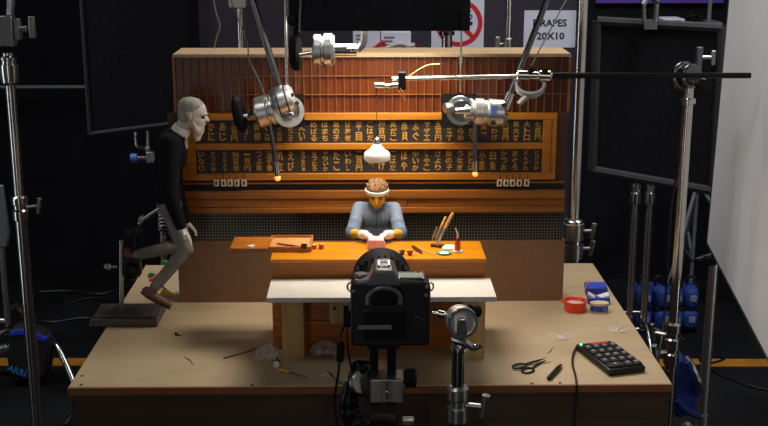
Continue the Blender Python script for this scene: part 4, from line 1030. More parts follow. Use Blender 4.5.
# eyecup
m = MB(); ez = D(384, 297.5).z
arc = [(vx+.0300*cos(t), ez+.022*sin(t)) for t in [pi*i/14 for i in range(15)]]
m.tube([(x, DY-.010, z) for x, z in [(arc[0][0], ez-.010)]+arc+[(arc[-1][0], ez-.010)]], .0042, 10, steps=3)
m.build('eyecup', 'camtop_lit', cmr)
MB().span(vx-.022, vx+.022, DY-.006, DY+.004, ez-.014, ez+.018).build('eyepiece', 'blackgloss', cmr, bevel=.003)
# rear screen, label strip, grip
MB().span(D(362, 0).x, D(408, 0).x, DY-.003, DY+.002, D(0, 342).z, D(0, 312).z).build('rear_screen', 'blackgloss', cmr, bevel=.001)
MB().span(D(356, 0).x, D(392, 0).x, DY-.0042, DY-.0028, D(0, 330.5).z, D(0, 326.5).z).build('label_strip', 'label', cmr)
MB().disc(D(418, 324), .0155, YA, .006).build('rear_dial', 'camblack', cmr, bevel=.0006)
# top lcd and buttons
rx = Matrix.Rotation(.16, 3, 'X')
m = MB().box((D(411.5, 287).x, DY+.018, zt+.0085), (.048, .026, .003), rx).build('lcd_frame', 'camblack', cmr, bevel=.001)
MB().box((D(411.5, 287).x, DY+.018, zt+.0108), (.042, .020, .0016), rx).build('lcd_window', 'lcd', cmr)
for i in range(4): MB().disc((D(402+7*i, 282).x, DY+.040, zt+.008), .0032, ZA, .006, 14).build('button', 'camgrey', cmr)
for x, y in ((357, .012), (364, .016), (357, .03)): MB().disc((D(x, 285).x, DY+y, zt+.002), .0042, ZA, .006, 16).build('button', 'camgrey', cmr)
MB().lathe([(.013, 0), (.0135, .002), (.0135, .01), (.011, .013), (0, .013)], (D(361, 285).x, DY+.036, zt-.003), ZA, 28).build('mode_dial', 'camtop_lit', cmr)
for sx, X in ((-1, dx0), (1, dx1)):
    MB().tube([(X, DY+.012, dz1-.02), (X+sx*.005, DY+.012, dz1-.015), (X+sx*.005, DY+.012, dz1-.007), (X, DY+.012, dz1-.003)], .0018, 8).build('strap_lug', 'steel', cmr)
for x_, y_ in ((427, 287), (353.5, 291), (426, 295)): MB().disc(D(x_, y_, -.001), .0032, YA, .006, 14).build('rear_button', 'camgrey', cmr)
# lens with wide hood
lx = D(383, 285).x; lz = dz0+h*.62; 
lc = Vector((lx, DY+.058, lz))
MB().lathe([(.033, 0), (.036, .004), (.036, .03), (.038, .032), (.038, .055), (.036, .058), (.037, .075), (.0, .075)], lc, YA, 40).build('lens_barrel', 'camblack', cmr)
top = U(383, 258.5, DY+.16).z; hr = .058
hc_ = Vector((lx, DY+.10, lz+.006))
m = MB(); m.lathe([(.038, -.02), (.043, .0), (hr*.92, .04), (hr, .07), (hr*.965, .07), (hr*.88, .04), (.036, .0), (.034, -.02)], hc_+Vector((0, .01, 0)), YA, 44); m.build('lens_hood', 'rubber', cmr)
m = MB()
for i in range(26):
    t = 2*pi*i/26; m.box(hc_+Vector((hr*.93*cos(t), .045, hr*.93*sin(t))), (.003, .03, .004), Matrix.Rotation(-t+pi/2, 3, 'Y'))
m.build('hood_ribs', 'rubber', cmr)
# cable plug and cables on the near side
pl_ = D(347, 322)
MB().box(pl_+Vector((0, .02, 0)), (.014, .02, .03)).box(D(346, 311)+Vector((0, .02, 0)), (.01, .014, .012)).build('cable_plug', 'rubber', cmr, bevel=.002)
cb = [D(344, 327, .015), D(341, 334, .005), D(340.5, 343, 0), D(340, 352, -.002)]
MB().tube(cb, .0024, 8).tube([D(340, 352, -.002), D(338.5, 372, -.004), D(335.5, 390, -.004), D(334.5, 405, -.004), D(337, 426, -.004), D(338, 470, .02), D(340, 560, .06)], .0024, 8).build('cable', 'black', cmr)
MB().capsule(D(340.5, 345, -.001), D(340, 359, -.003), .0075, .0075, 14, 5).build('ferrite_bead', 'rubber', cmr)
MB().tube([D(347, 329, .015), D(347.5, 345, .012), D(350, 362, .01), D(352, 372, .01)], .002, 8).build('thin_cable', 'black', cmr)

# geared mount on a tripod
gm = thing('camera_tripod', (dcx, DY+.04, 0), 'black tripod with geared mount carrying the digital SLR camera', 'tripod')
for px_ in (374, 391.5):
    a = D(px_, 347, .022); b = D(px_, 402, .03); MB().box((a+b)/2, (.0165, .014, (a-b).length+.004)).build('rail_post', 'anod', gm, bevel=.001)
MB().span(D(366, 0).x, D(401, 0).x, DY+.01, DY+.05, dz0-.009, dz0-.0006).build('camera_plate', 'anod', gm, bevel=.001)
q0, q1 = D(372, 400, .012), D(401, 377, .012)
m = MB(); m.span(q0.x-.004, q1.x+.004, DY-.002, DY+.05, q0.z, q1.z)
m.build('gear_block', 'steel', gm, bevel=.0015)
m = MB()
for i in range(7):
    for x0_ in (q0.x, q1.x-.016): m.span(x0_+.0005+i*.0022, x0_+.0017+i*.0022, DY-.0035, DY-.0018, q0.z+.002, q1.z-.002)
m.build('gear_teeth', 'satin', gm)
MB().disc(D(387, 393, -.003), .0035, YA, .005).span(D(386, 0).x, D(388.5, 0).x, DY-.004, DY-.0015, q0.z+.008, q1.z-.002).build('lock_screw', 'chrome', gm)
MB().disc(D(361, 381, .012), .031, Vector((.75, -.65, .1)), .012, squash=(1, .82)).build('tilt_disc', 'steel', gm, bevel=.002)
MB().ball(D(359, 368, .02), .016).tube([D(352, 388, .02), D(353, 377, .02), D(360, 366, .02), D(369, 366, .02)], .010, 12).build('tilt_yoke', 'anod', gm)
MB().ball(D(347, 380, .012), .005).cyl(D(347, 380, .012), D(352, 380, .012), .003).build('tilt_pin', 'steel', gm)
MB().cyl(D(401, 381, .012), D(407, 379, .012), .006).build('knob_shaft', 'chrome', gm)
MB().disc(D(410.5, 378, .012), .0185, Vector((1, -.15, .1)), .022).build('tilt_knob', 'rubber', gm, bevel=.002)
m = MB(); m.tube([D(352, 385, .02), D(349, 400, .02), D(351, 415, .02), D(362, 428, .02)], [.016, .018, .02, .022], 14)
m.build('pan_arm', 'anod', gm)
pc = D(383, 428, .03)
MB().lathe([(.05, -.05), (.058, -.045), (.058, -.008), (.05, 0), (.03, .006), (.03, .018), (.0, .018)], pc, ZA, 40).build('pan_base', 'anod', gm)
MB().box(D(408, 421, .01), (.024, .02, .012)).build('pan_lock', 'steel', gm, bevel=.002)
MB().tube([D(380, 400, .02), D(390, 405, .0), D(396, 414, -.01), D(397, 426, -.01), D(394, 470, 0)], .002, 8).build('control_cable', 'black', gm)
apex = pc-ZA*.10
MB().cyl(pc-ZA*.05, apex-ZA*.2, .02).build('centre_column', 'anod', gm)
for k in range(3):
    a = radians((-38, 186, 262)[k]); d_ = Vector((cos(a), sin(a), 0))
    lg = MB().cyl(apex+d_*.03, Vector((apex.x, apex.y, .012))+d_*.36, .018, .013).build('leg', 'anod', gm)
    MB().lathe([(.016, 0), (.016, .02), (.01, .024)], Vector((apex.x, apex.y, 0))+d_*.362, ZA).build('rubber_foot', 'rubber', lg)

# ------------------------------------------------------------------ background: left side
ls = U(20.5, 213, 3.3)
lst = stand('light_stand', 'tall bright chrome light stand standing closest to the black sandbag', ls.x, ls.y, U(9, 82, ls.y).z, .0145, collars=((U(20, 208, ls.y).z, 25),), basez=.26, riser=U(20, 214, ls.y).z, legdir=(60, 180, 300))
bp = Vector((ls.x, ls.y, U(9, 82, ls.y).z)); S = PX(bp)
bs = .84; m = MB().lathe([(a_*bs, b_*bs) for a_, b_ in [(.02, -.01), (.03, 0), (.032, .02), (.032, .06), (.026, .062), (.026, .075), (.03, .078), (.03, .085), (.018, .09), (.018, .10)]], bp, ZA); m.build('top_collar', 'chrome', lst)
m = MB().box(bp+ZA*.145, (.05, .04, .085)).box(bp+Vector((.034, 0, .15)), (.016, .03, .06)); m.build('top_clamp', 'steel', lst, bevel=.003)
MB().cyl(bp+Vector((.04, 0, .15)), bp+Vector((.062, 0, .15)), .009).box(bp+Vector((.075, 0, .155)), (.018, .014, .062)).build('clamp_tee', 'steel', lst, bevel=.003)
MB().tube([bp+Vector((.016, 0, .19)), bp+Vector((.02, 0, .24)), bp+Vector((0, 0, .26)), bp+Vector((-.004, 0, .32))], .012, 10).ball(bp+Vector((-.006, 0, .33)), .022).build('top_pin', 'darkchrome', lst)
# second, farther stand at the very edge with a barn-door lamp edge
sx_ = U(6, 300, 4.5)
st2 = stand('far_light_stand', 'thin grey light stand partly out of frame behind the bright stand', sx_.x, 4.5, 1.9, .012, mat='steel', basez=.30, riser=1.0, legdir=(80, 180, 250), leglen=.4)
q = U(2, 218, 4.35)
t = thing('lens_panel', q, 'rounded pale blue-grey plate at the picture edge on the far stand', 'plate')
m = MB(); m.prism([(-.06, -.12), (.01, -.12), (.024, -.06), (.014, .13), (-.06, .13)], q, XA, ZA, (0, .02, 0)); m.build('plate', 'greypaint', t, bevel=.006)
MB().cyl(q+Vector((-.01, .02, 0)), (sx_.x, 4.5, q.z), .012).build('mount', 'steel', t)
# the C-stand whose leg curves behind the table, with the black sandbag
c = Vector((U(22, 350, 4.45).x, 4.45, 0))
t = thing('stand_base', (c.x, 4.52, 0), 'chrome arched stand leg curving down beside the black sandbag', 'stand base')
MB().tube([U(52, 340, 4.5), U(57, 346, 4.45), U(66, 364, 4.4), U(74, 384, 4.35), U(76, 394, 4.33)], .013, 12).build('leg', 'chrome', t)
MB().cyl(U(-6, 349, 4.55), U(9, 347, 4.55), .022).cyl(U(9, 347, 4.55), U(50, 341, 4.55), .012).build('cross_tube', 'chrome', t)
sbq = lambda x, y, dy=0: U(x, y, 4.42+dy)
t = thing('black_sandbag', (sbq(27, 360).x, 4.45, .1), 'black sandbag with blue webbing and blue printed letters draped on a stand leg', 'sandbag')
m = MB(); 
poly = [(9, 330), (20, 327.5), (34, 331), (46, 336), (50, 346), (49, 362), (47, 377), (40, 383), (24, 381), (9, 377), (6, 360)]
o_ = sbq(27, 355); pts = [((sbq(x, y)-o_).x, (sbq(x, y)-o_).z) for x, y in poly]
m.prism(pts, o_, XA, ZA, (0, .09, 0)); bg = m.build('bag', 'bagblack', t, bevel=.018)
MB().prism([((sbq(x, y)-o_).x, (sbq(x, y)-o_).z) for x, y in ((10, 331.5), (21, 329), (34, 332.5), (47, 338), (45, 342), (33, 338), (21, 334.5), (9, 336))], o_-YA*.004, XA, ZA, (0, .06, 0)).build('blue_trim', 'bluetrim', t, bevel=.002)
m = MB(); v0 = sbq(8, 367, -.004); v1 = sbq(26, 374, -.004); d_ = (v1-v0).normalized()
text_bm(m, 'ARRI', (v0+v1)/2, d_, (ZA-d_*ZA.dot(d_)).normalized(), w=(v1-v0).length, h=7.2*PX(v0), depth=.002); m.build('lettering', 'bagblue2', t, flat=True)
MB().tube([sbq(44, 334, .04), sbq(52, 338, .05), sbq(57, 343, .06)], .008, 8).build('strap', 'bagblack', t)
# loose cables along the floor
for i, (pts, lab) in enumerate(((((30, 302), (48, 297), (66, 303), (90, 298), (112, 302)), 'thin black cable wandering over the floor nearest the drape'), (((20, 318), (52, 322), (84, 318), (118, 322)), 'thin black cable on the floor level with the rig base'), (((40, 292), (70, 291), (100, 294), (122, 288)), 'grey cable lying along the foot of the drape'))):
    P3 = [UZ(x, y, .006) for x, y in pts]; P3 = [Vector((p.x, min(p.y, WY-.16), .006)) for p in P3]
    meta(MB().tube(P3, .006, 6).build('floor_cable', 'black'), lab, 'cable')

def flag(name, label, corners, d, strips, group=None):
    P4 = [U(x, y, d) for x, y in corners]           # tl, tr, br, bl
    t = thing(name, P4[3], label, 'flag')
    c = sum(P4, Vector())/4
    MB().add([p+(c-p)*.012 for p in P4]+[p+(c-p)*.012+YA*.004 for p in P4], [(0,1,2,3),(7,6,5,4),(0,4,5,1),(1,5,6,2),(2,6,7,3),(3,7,4,0)]).build('cloth', 'flag', t)
    m = MB()
    for i in strips: 
        a, b = P4[i], P4[(i+1) % 4]; m.tube([a, b], .018 if len(strips) == 4 else .008, 8)
    m.build('frame', 'flagedge', t); return t, P4
t, P4 = flag('black_flag', 'large black cloth flag in a grey wire frame behind the bearded puppet', ((79, -40), (186, -40), (192, 121), (90, 134)), 4.3, (3, 2, 0))
# stand with U bracket that carries it
q = U(150, 156, 4.2); S = PX(q)
s3 = stand('flag_stand', 'chrome stand with U-shaped bracket just behind the bearded puppet back', U(163, 240, 4.25).x, 4.25, U(161, 158, 4.25).z, .012, basez=.32, riser=U(162, 236, 4.25).z)
MB().tube([U(136, 132, 4.25), U(136.5, 145, 4.25), U(140, 147.5, 4.25), U(147.5, 147, 4.25), U(147.5, 131, 4.25)], .0065, 8, steps=4).build('bracket', 'chrome', s3)
MB().cyl(U(147.5, 147, 4.25), U(149, 158, 4.25), .009).box(U(151, 157, 4.25), (8*S, .03, 11*S)).disc(U(157, 157, 4.25), 7*S, XA, 5*S).build('clamp', 'steel', s3, bevel=.002)
MB().cyl(U(146, 158, 4.25), U(137, 158, 4.25), .008).build('clamp_screw', 'chrome', s3)
MB().disc(U(134, 158, 4.25), .017, XA, .026).build('clamp_knob', 'bluelight', s3, bevel=.002)
# poles behind the set
def pole(px_, py_, d, r, label, ztop=3.3, extras=None):
    p = U(px_, py_, d); t = stand('background_stand', label, p.x, d, ztop, r, basez=.32, riser=.9, leglen=.3); return t, p
t, p = pole(240.5, 25, 4.0, .0135, 'bright chrome pole rising behind the lattice, farthest from the DRAPES sign')
MB().box(U(238, 3, 3.97), (18*PX(p), .04, 10*PX(p))).build('clamp', 'steel', t, bevel=.004)
t, p = pole(286, 25, 4.4, .010, 'thin chrome pole rising behind the lattice next to the slanting lamp arm')
t, p = pole(508.5, 25, 4.0, .011, 'chrome pole with a small tee handle beside the DRAPES sign')
MB().cyl(U(508, 50, 3.98), U(508, 38, 3.98), .016).cyl(U(504, 44, 3.98), U(499, 45, 3.97), .007).box(U(497.5, 44, 3.97), (.016, .014, .05)).build('tee_handle', 'steel', t, bevel=.003)
t, p = pole(447, 40, 3.6, .0165, 'short thick chrome post in front of the no smoking sign', ztop=U(447, 33, 3.6).z)
MB().cyl(U(447, 35, 3.6), U(447, 31.5, 3.6), .024).build('cap_collar', 'darkchrome', t)

# hanging cables above the lattice
for pts, lab, mat in ((((211, -12), (216, 12), (220, 26), (217, 36), (214, 49)), 'pale thin cable hanging in a bend above the lattice corner', 'whitecable'), (((229, -6), (236, 14), (247, 42), (249, 60), (257, 76), (265, 96)), 'dark thin cable falling to the jointed lamp near the bearded puppet', 'greypaint')):
    dd = 2.78 if mat == 'whitecable' else 2.66
    meta(MB().tube([U(x, y, dd) for x, y in pts], .0016, 6).build('hanging_cable', mat), lab, 'cable')
# signs on the back wall
SY = WY-.004
def sign_plate(name, label, cs, cat='sign'):
    P4 = [U(x, y, SY) for x, y in cs]; x0 = P4[0].x; x1 = P4[1].x; z1 = P4[0].z; z0 = P4[2].z
    t = thing(name, ((x0+x1)/2, SY, z0), label, cat); MB().span(x0, x1, SY, WY-.0005, z0, z1).build('paper', 'paper', t); return t, x0, x1, z0, z1
t, x0, x1, z0, z1 = sign_plate('drapes_sign', 'white paper sign reading DRAPES 20X10 on the back wall', ((524.5, 10.5), (576.5, 10.5), (576.5, 47.5), (524.5, 47.5)))
zl = lambda y: U(550, y, SY).z
m = MB(); text_bm(m, 'DRAPES', (U(550, 23, SY).x, SY-.0006, zl(23)), XA, ZA, w=34*PX((0, SY, 1.4)), h=7.5*PX((0, SY, 1.4)), bold=.03)
m.build('lettering', 'inkblack', t, flat=True)
m = MB(); text_bm(m, '20X10', (U(550.5, 36, SY).x, SY-.0006, zl(36)), XA, ZA, w=28*PX((0, SY, 1.4)), h=7.5*PX((0, SY, 1.4)), bold=.03)
m.build('lettering', 'inkblack', t, flat=True)
t, x0, x1, z0, z1 = sign_plate('no_smoking_sign', 'white no smoking sign with red ring and bar on the back wall', ((432, -28), (485, -28), (485, 51), (432, 51)))
c = U(459, 23, SY); S = PX(c); R_ = 23.5*S
m = MB(); N = 48
vs = []; 
for i in range(N): 
    q = 2*pi*i/N; vs += [(c.x+R_*cos(q), SY-.0012, c.z+R_*sin(q)), (c.x+R_*.80*cos(q), SY-.0012, c.z+R_*.80*sin(q))]
m.add(vs, [(2*i, 2*((i+1) % N), 2*((i+1) % N)+1, 2*i+1) for i in range(N)])
d1 = Vector((1, 0, -1)).normalized(); d2 = Vector((1, 0, 1)).normalized()
m.add([Vector((c.x, SY-.0015, c.z))+d1*a*R_*.9+d2*b*R_*.1 for a, b in ((-1, -1), (1, -1), (1, 1), (-1, 1))], [(0, 1, 2, 3)])
m.build('prohibition_ring', 'red', t, flat=True)
m = MB(); m.box((c.x-.0, SY-.0006, c.z-R_*.02), (R_*1.15, .0006, R_*.16)); m.tube([(c.x+R_*.45, SY-.0008, c.z+R_*.12), (c.x+R_*.55, SY-.0008, c.z+R_*.28), (c.x+R_*.42, SY-.0008, c.z+R_*.4), (c.x+R_*.5, SY-.0008, c.z+R_*.52)], R_*.025, 6)
m.box((c.x-R_*.38, SY-.0006, c.z-R_*.36), (R_*.3, .0006, R_*.22), Matrix.Rotation(.7, 3, 'Y'))
m.build('cigarette', 'inkblack', t, flat=True)
# shelf with papers behind the set
sy0 = WY-.42
a, b = U(340, 52, sy0), U(424, 52, sy0)
sh_ = thing('wall_shelf', ((a.x+b.x)/2, WY-.2, a.z-.03), 'dark shelf on the back wall behind the lattice top', 'shelf')
MB().span(a.x, b.x, sy0, WY-.002, a.z-.03, a.z).build('shelf_board', 'side', sh_)
for x in (a.x+.05, b.x-.05): MB().span(x-.012, x+.012, sy0+.05, WY-.002, a.z-.22, a.z-.0305).build('bracket', 'greypaint', sh_)
zf = a.z
for x0_, x1_, ytop, lab, nm in ((353, 380, 30, 'white carton with faint grey print on the shelf, under the softbox', 'carton'), (381, 411, 32, 'plain white carton on the shelf nearest the no smoking sign', 'carton')):
    p0_, p1_ = U(x0_, 50, sy0+.05), U(x1_, ytop, sy0+.05)
    t = thing(nm, ((p0_.x+p1_.x)/2, sy0+.12, zf), lab, 'box')
    MB().span(p0_.x, p1_.x, sy0+.05, sy0+.25, zf, p1_.z).build('box_body', 'paper', t, bevel=.003)
    m = MB()
    for k in range(3): m.span(p0_.x+.015, p0_.x+.015+.05*(1-.2*k), sy0+.0485, sy0+.0495, p1_.z-.03-.018*k, p1_.z-.022-.018*k)
    m.build('print', 'greypaint', t)
m = MB(); rnd = random.Random(5)
m.tube([U(370, 50, sy0+.02), U(376, 47, sy0+.02), U(381, 43, sy0+.02), U(384, 42, sy0+.02), U(383, 47, sy0+.02)], .008, 8)
meta(m.build('red_cord', 'red'), 'red cord bundle lying on the shelf before the cartons', 'cord')
p0_ = U(413, 46.5, sy0+.04)
m = MB(); m.add([U(386, 50, sy0+.03), U(416, 48, sy0+.03), U(414, 43, sy0+.06), U(388, 42, sy0+.06)], [(0, 1, 2, 3)])
m.tube([U(390, 47, sy0+.03), U(400, 44, sy0+.02), U(408, 46, sy0+.03), U(415, 45, sy0+.03)], .012, 8)
meta(m.build('cloth_rag', 'paste'), 'pinkish rag slumped on the shelf', 'rag')

# ------------------------------------------------------------------ background: right side
p = U(578, 120, 3.22)
rst = stand('tall_chrome_stand', 'tall thick chrome stand with two tee handles behind the table corner', p.x, 3.22, 3.1, .0165, collars=((U(574, 231, 3.22).z, -4), (U(574, 249, 3.22).z, 4)), basez=.32, riser=U(574, 226, 3.22).z-.02, legdir=(90, 180, 0))
m = MB(); q = Vector((p.x, 3.22, 0))
for y0_, y1_ in ((222, 240), (243, 258)): 
    z0_, z1_ = U(574, y1_, 3.22).z, U(574, y0_, 3.22).z; m.lathe([(.026, z0_), (.031, z0_+.003), (.031, z1_-.003), (.024, z1_)], q, ZA, 28)
m.build('knuckle_block', 'steel', rst)
t, P4 = flag('framed_black_flag', 'black framed flag with grey binding hanging beside the white bounce panel', ((597, 21), (721, 28), (713, 191), (592, 170)), 4.35, (0, 1, 2, 3))
m = MB(); 
cp_ = U(650, 25, 4.3)
m.box(cp_, (13*PX(cp_), .03, 8*PX(cp_))); m.cyl(cp_+Vector((.02, 0, .0)), U(659, -20, 4.3), .010); m.cyl(cp_+Vector((-.02, 0, 0)), U(644, 3, 4.3), .007); m.tube([U(643, 4, 4.3), U(650, -4, 4.3), U(658, 3, 4.3)], .012, 8)
o_ = meta(m.build('flag_clip', 'steel'), 'chrome spring clip gripping the framed black flag top edge', 'clip')
for k in range(2):
    px_ = (634, 648.5)[k]; q = U(px_-2, 260, 4.9)
    t = stand('light_stand', ('chrome stand under the framed flag, beside the tall thick stand', 'chrome stand under the framed flag, nearer the white bounce panel')[k], q.x, 4.9, U(px_, 184, 4.9).z, .0145, basez=.14, riser=U(px_, 212, 4.9).z, legdir=(180, 270, 0), leglen=.19, mat='chrome')
    MB().lathe([(.017, 0), (.024, .004), (.024, .05), (.018, .054), (.018, .07), (.022, .074), (.022, .09), (.012, .094)], (q.x, 4.9, U(px_, 184, 4.9).z-.09), ZA).build('top_collar', 'chrome', t)
# small clamp on the panel edge and shelf items above the flag
q = U(699, 58, 4.3); S = PX(q)
t = thing('edge_clamp', q, 'white and chrome clamp on the framed flag side by the bounce panel', 'clamp')
MB().box(q, (5.5*S, .03, 22*S)).build('jaw', 'greypaint', t, bevel=.003)
MB().cyl(q, q+XA*13*S, 3*S).box(q+XA*14*S, (5*S, .02, 15*S)).build('screw', 'steel', t, bevel=.003)
sp = U(662, 27, WY-.3)
tsh = thing('high_shelf', (U(680, 27, WY-.3).x, WY-.2, sp.z-.03), 'dark high shelf on the wall above the framed flag', 'shelf')
MB().span(U(650, 27, WY-.3).x, U(735, 27, WY-.3).x, WY-.3, WY-.002, sp.z-.03, sp.z).build('shelf_board', 'side', tsh)
for x0_, x1_, yt, lab, mat in ((663, 685, 19, 'white carton with red edge on the high shelf', 'paper'), (710, 723, 22.5, 'small grey box on the high shelf beside the dark cup', 'greypaint')):
    a_, b_ = U(x0_, 27, WY-.25), U(x1_, yt, WY-.25)
    t = thing('carton', ((a_.x+b_.x)/2, WY-.2, sp.z), lab, 'box'); MB().span(a_.x, b_.x, WY-.25, WY-.1, sp.z, b_.z).build('box_body', mat, t, bevel=.002)
    if mat == 'paper': MB().span(a_.x, b_.x-.02, WY-.252, WY-.2505, b_.z-.018, b_.z-.006).build('red_band', 'red', t)
q = U(692, 26.5, WY-.2); q.z = sp.z
t = thing('dark_cup', q, 'dark cup standing on the high shelf', 'cup')
MB().lathe([(.02, 0), (.024, .01), (.034, .05), (.031, .05), (.022, .01), (0, .008)], q, ZA, 24).build('cup', 'black', t)
MB().tube([q+Vector((.03, 0, .042)), q+Vector((.05, 0, .036)), q+Vector((.046, 0, .016)), q+Vector((.025, 0, .014))], .004, 8).build('handle', 'black', t)
a_, b_ = U(596, 3.2, WY-.13), U(724, 3.2, WY-.13)
t = thing('purple_banner', ((a_.x+b_.x)/2, WY-.12, a_.z), 'purple cloth strip along the top of the back wall', 'banner')
MB().span(a_.x, b_.x, WY-.125, WY-.112, a_.z, a_.z+.34).build('cloth', 'purple', t)
MB().cyl((a_.x-.03, WY-.118, a_.z+.345), (b_.x+.03, WY-.118, a_.z+.345), .012).build('rail', 'greypaint', t)

# white bounce panel
Pf = 3.25
e0 = U(707, 243, Pf); dirn = Vector((sin(radians(-6.5)), -cos(radians(-6.5)), 0))
# bottom edge runs towards the viewer; its direction in plan follows the slanted lower edge
hz_ = e0.z; e1 = UZ(766, 356, hz_); dirn = (e1-e0); dirn.z = 0; dirn.normalize()
far_top = U(729, 0, Pf); 
lean = (far_top.x-e0.x)/(far_top.z-e0.z)
e1 = e0+dirn*1.9; top = .95
t = thing('bounce_panel', ((e0.x+e1.x)/2, (e0.y+e1.y)/2, hz_), 'big white bounce panel standing along the table side', 'reflector')
nrm = Vector((-dirn.y, dirn.x, 0)); nrm = nrm if nrm.x > 0 else -nrm
up_ = Vector((lean, 0, 1))*top
MB().add([e0, e1, e1+up_, e0+up_, e0+nrm*.006, e1+nrm*.006, e1+up_+nrm*.006, e0+up_+nrm*.006], [(0,1,2,3),(7,6,5,4),(0,4,5,1),(1,5,6,2),(2,6,7,3),(3,7,4,0)]).build('panel', 'white', t)
MB().tube([e0+nrm*.003, e0+up_+nrm*.003], .0055, 8).tube([e0+nrm*.003, e1+nrm*.003], .005, 8).build('edge_binding', 'flagedge', t)
# its stand: a near chrome pole
q = U(708, 340, 3.19)
ps2 = stand('panel_stand', 'chrome pole with black clamp holding the lower edge of the bounce panel', q.x, 3.19, U(711, 264, 3.19).z, .0145, mat='satin', basez=.34, riser=.42, legdir=(100, 20, 60), leglen=.3)
kz = U(711, 262, 3.19)
MB().box(kz+Vector((-.004, 0, .004)), (.03, .03, .022)).tube([kz+Vector((-.05, 0, .006)), kz, e0+dirn*.06+nrm*.012+ZA*.01], .007, 8).build('clamp', 'rubber', ps2, bevel=.002)
# blue sandbag on the boom stand leg
q = U(688, 385, 2.95)
t = thing('blue_sandbag', (q.x, 2.95, .42), 'bright blue sandbag slumped over the boom stand base', 'sandbag')
m = MB(); g_ = lambda x, y, dy=0: U(x, y, 2.93+dy)
o_ = g_(688, 385); pts = [((g_(x, y)-o_).x, (g_(x, y)-o_).z) for x, y in ((677, 357), (686, 359), (694, 372), (697, 392), (698, 408), (692, 416), (676, 420), (672, 400), (673, 372))]
m.prism(pts, o_, XA, ZA, (0, .10, 0)); m.build('bag', 'bluebag', t, bevel=.02)
MB().tube([g_(678, 400, -.01), g_(684, 408, -.014), g_(691, 413, -.012), g_(698, 416, 0)], .010, 8).tube([g_(688, 362, -.01), g_(695, 380, -.012), g_(698, 396, -.01)], .008, 8).build('webbing', 'bluebag', t)
MB().tube([g_(686, 357, .02), g_(693, 366, 0), g_(699, 380, -.03), g_(702, 392, -.03)], .0075, 8).build('leg_hook', 'steel', t)
# distant crossed light-stand legs
q = U(692, 265, 5.45)
FY2 = 5.45
t = thing('folding_stand', (q.x, FY2, 0), 'grey folding light stand with spread braces far behind the panel stand', 'light stand')
cx_ = q.x
MB().cyl((cx_, FY2, .1), (cx_, FY2, 1.9), .010).build('pole', 'greypaint', t)
for dx_, dy_ in ((-.18, -.2), (.36, -.25), (.02, .3)):
    MB().cyl((cx_, FY2, .62), (cx_+dx_*1.1, FY2+dy_, .012), .010).build('leg', 'greypaint', t)
    MB().cyl((cx_, FY2, .22), (cx_+dx_*.55, FY2+dy_*.5, .34), .008).build('brace', 'greypaint', t)
MB().cyl((cx_, FY2, .58), (cx_, FY2, .66), .02).build('collar', 'greypaint', t)
# row of blue weight bags on the floor
protob = None
for i, (px_, py_, lab) in enumerate(((641, 322, 'blue and silver weight bag between the two flag-side stands'), (657, 324, 'blue and silver weight bag in the middle of the floor row'), (673, 325, 'blue and silver weight bag just behind the boom stand'), (689, 326, 'blue and silver weight bag next to the grey folding stand'), (601, 291, 'blue and silver weight bag visible past the table corner'))):
    q = UZ(px_, py_, 0); q = Vector((U(px_, 310, 5.08).x, 5.08, 0))
    if i == 4: q = Vector((U(600, 285, 5.0).x, 5.0, 0))
    if protob is None:
        t = thing('weight_bag', q, lab, 'sandbag', 'blue weight bags on the floor'); protob = t
        for k_, (z_, w_) in enumerate(((.062, .076), (.165, .068))): MB().box(q+ZA*z_, (w_, .15, .10)).build('bag', 'bluebag', t, bevel=.024)
        for z_ in (.070, .172): MB().box(q+Vector((.008, -.0755, z_)), (.030, .004, .030)).build('silver_patch', 'silver', t, bevel=.0015)
        MB().box(q+ZA*.115, (.07, .12, .02)).build('webbing', 'bagblack', t, bevel=.004)
        MB().tube([q+Vector((-.02, 0, .222)), q+Vector((-.014, 0, .252)), q+Vector((.014, 0, .252)), q+Vector((.02, 0, .222))], .008, 8).build('handle', 'black', t)
    else:
        t = copy_tree(protob); t.location = q; t['label'] = lab; t.rotation_euler.z = random.uniform(-.3, .3)
        if i == 4: t.location = q+ZA*.0
# cables on the right
meta(MB().tube([U(691, 98, 2.80), U(683, 150, 2.8), U(672, 200, 2.8), U(668, 260, 2.82), U(664, 320, 2.8), U(660, 350, 2.72), U(656, 375, 2.6), U(652, 420, 2.5), U(648, 470, 2.5)], .0032, 8).build('drop_cable', 'black'), 'black cable dangling from the boom head down past the table corner', 'cable')
meta(MB().tube([Vector((UZ(x, y, .006).x, UZ(x, y, .006).y, .006)) for x, y in ((672, 362), (690, 366), (716, 362), (724, 358), (712, 355), (700, 360), (716, 372), (745, 384), (768, 390))], .006, 6).build('floor_cable', 'black'), 'black cable looping across the yellow line', 'cable')

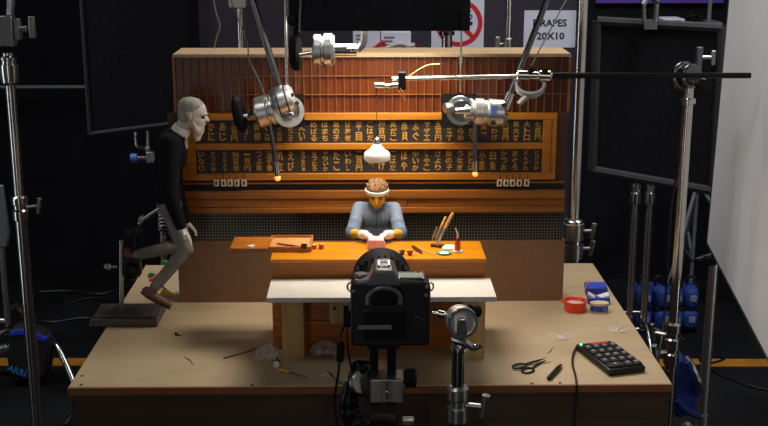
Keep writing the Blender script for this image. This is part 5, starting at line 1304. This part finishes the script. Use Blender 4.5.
# ------------------------------------------------------------------ light
def area(name, loc, target, size, energy, col=(1, 1, 1), sy=None, spread=None):
    l = bpy.data.lights.new(name, 'AREA'); l.energy = energy; l.color = col; l.shape = 'RECTANGLE'; l.size = size; l.size_y = sy or size
    if spread: l.spread = spread
    o = bpy.data.objects.new(name, l); COL.objects.link(o); o.location = loc
    o.rotation_euler = (Vector(target)-Vector(loc)).to_track_quat('-Z', 'Y').to_euler(); return o
sbx = (U(301, 31, BD).x+U(470, 31, BD).x)/2
area('softbox_light', (sbx, BD+.10, zb-.0+.004), (sbx, BD+.10, 0), .30, 3.7, (1, .94, .84), .17, spread=radians(140))
area('front_fill', (.9, -1.0, 2.3), (.1, 2.4, 1.0), 1.3, 6, (1, .95, .88))
area('top_back', (.35, 3.5, 3.2), (.1, 2.7, 1.0), 1.0, 15, (1, .95, .86), .6, spread=radians(110))
area('left_strip', (-3.2, 2.2, 1.15), (.2, 3.0, 1.15), .25, 8, (.86, .94, 1), 2.2)  # unseen strip added to put highlights on the chrome poles
area('right_strip', (3.1, 1.4, 1.15), (.3, 3.2, 1.15), .25, 8, (1, .93, .86), 2.2)  # added out of view as well, for the chrome reflections
area('camera_strip', (-.9, -.9, 1.0), (.1, 3.0, 1.0), .25, 4, (1, .97, .93), 1.9)  # another added strip, unseen, for reflections in the chrome
area('panel_fill', (-.6, 1.4, 3.2), (1.1, 2.9, 1.4), .6, 3, (.92, .95, 1), spread=radians(75))
area('wall_wash', (.6, 4.4, 3.3), (.5, 5.95, 1.5), 1.8, 20, (.92, .94, 1), .5, spread=radians(110))
area('floor_glow', (-1.9, 3.9, 3.0), (-1.4, 4.6, 0), .8, 10, (.9, .95, 1), spread=radians(100))
area('floor_glow', (1.7, 4.0, 3.0), (1.4, 4.6, 0), .8, 12, (.9, .95, 1), spread=radians(100))
pll = bpy.data.lights.new('pendant_light', 'SPOT'); pll.energy = 1.6; pll.color = (1, .62, .22); pll.shadow_soft_size = .012; pll.spot_size = radians(150); pll.spot_blend = .6
plo = bpy.data.objects.new('pendant_light', pll); COL.objects.link(plo); plo.location = pt_+Vector((0, 0, .002))
w = bpy.data.worlds.new('world'); SC.world = w; w.use_nodes = True
w.node_tree.nodes['Background'].inputs['Color'].default_value = (.5, .55, .65, 1); w.node_tree.nodes['Background'].inputs['Strength'].default_value = .05
SC.view_settings.view_transform = 'Standard'; SC.view_settings.look = 'None'; SC.view_settings.exposure = 0; SC.view_settings.gamma = 1
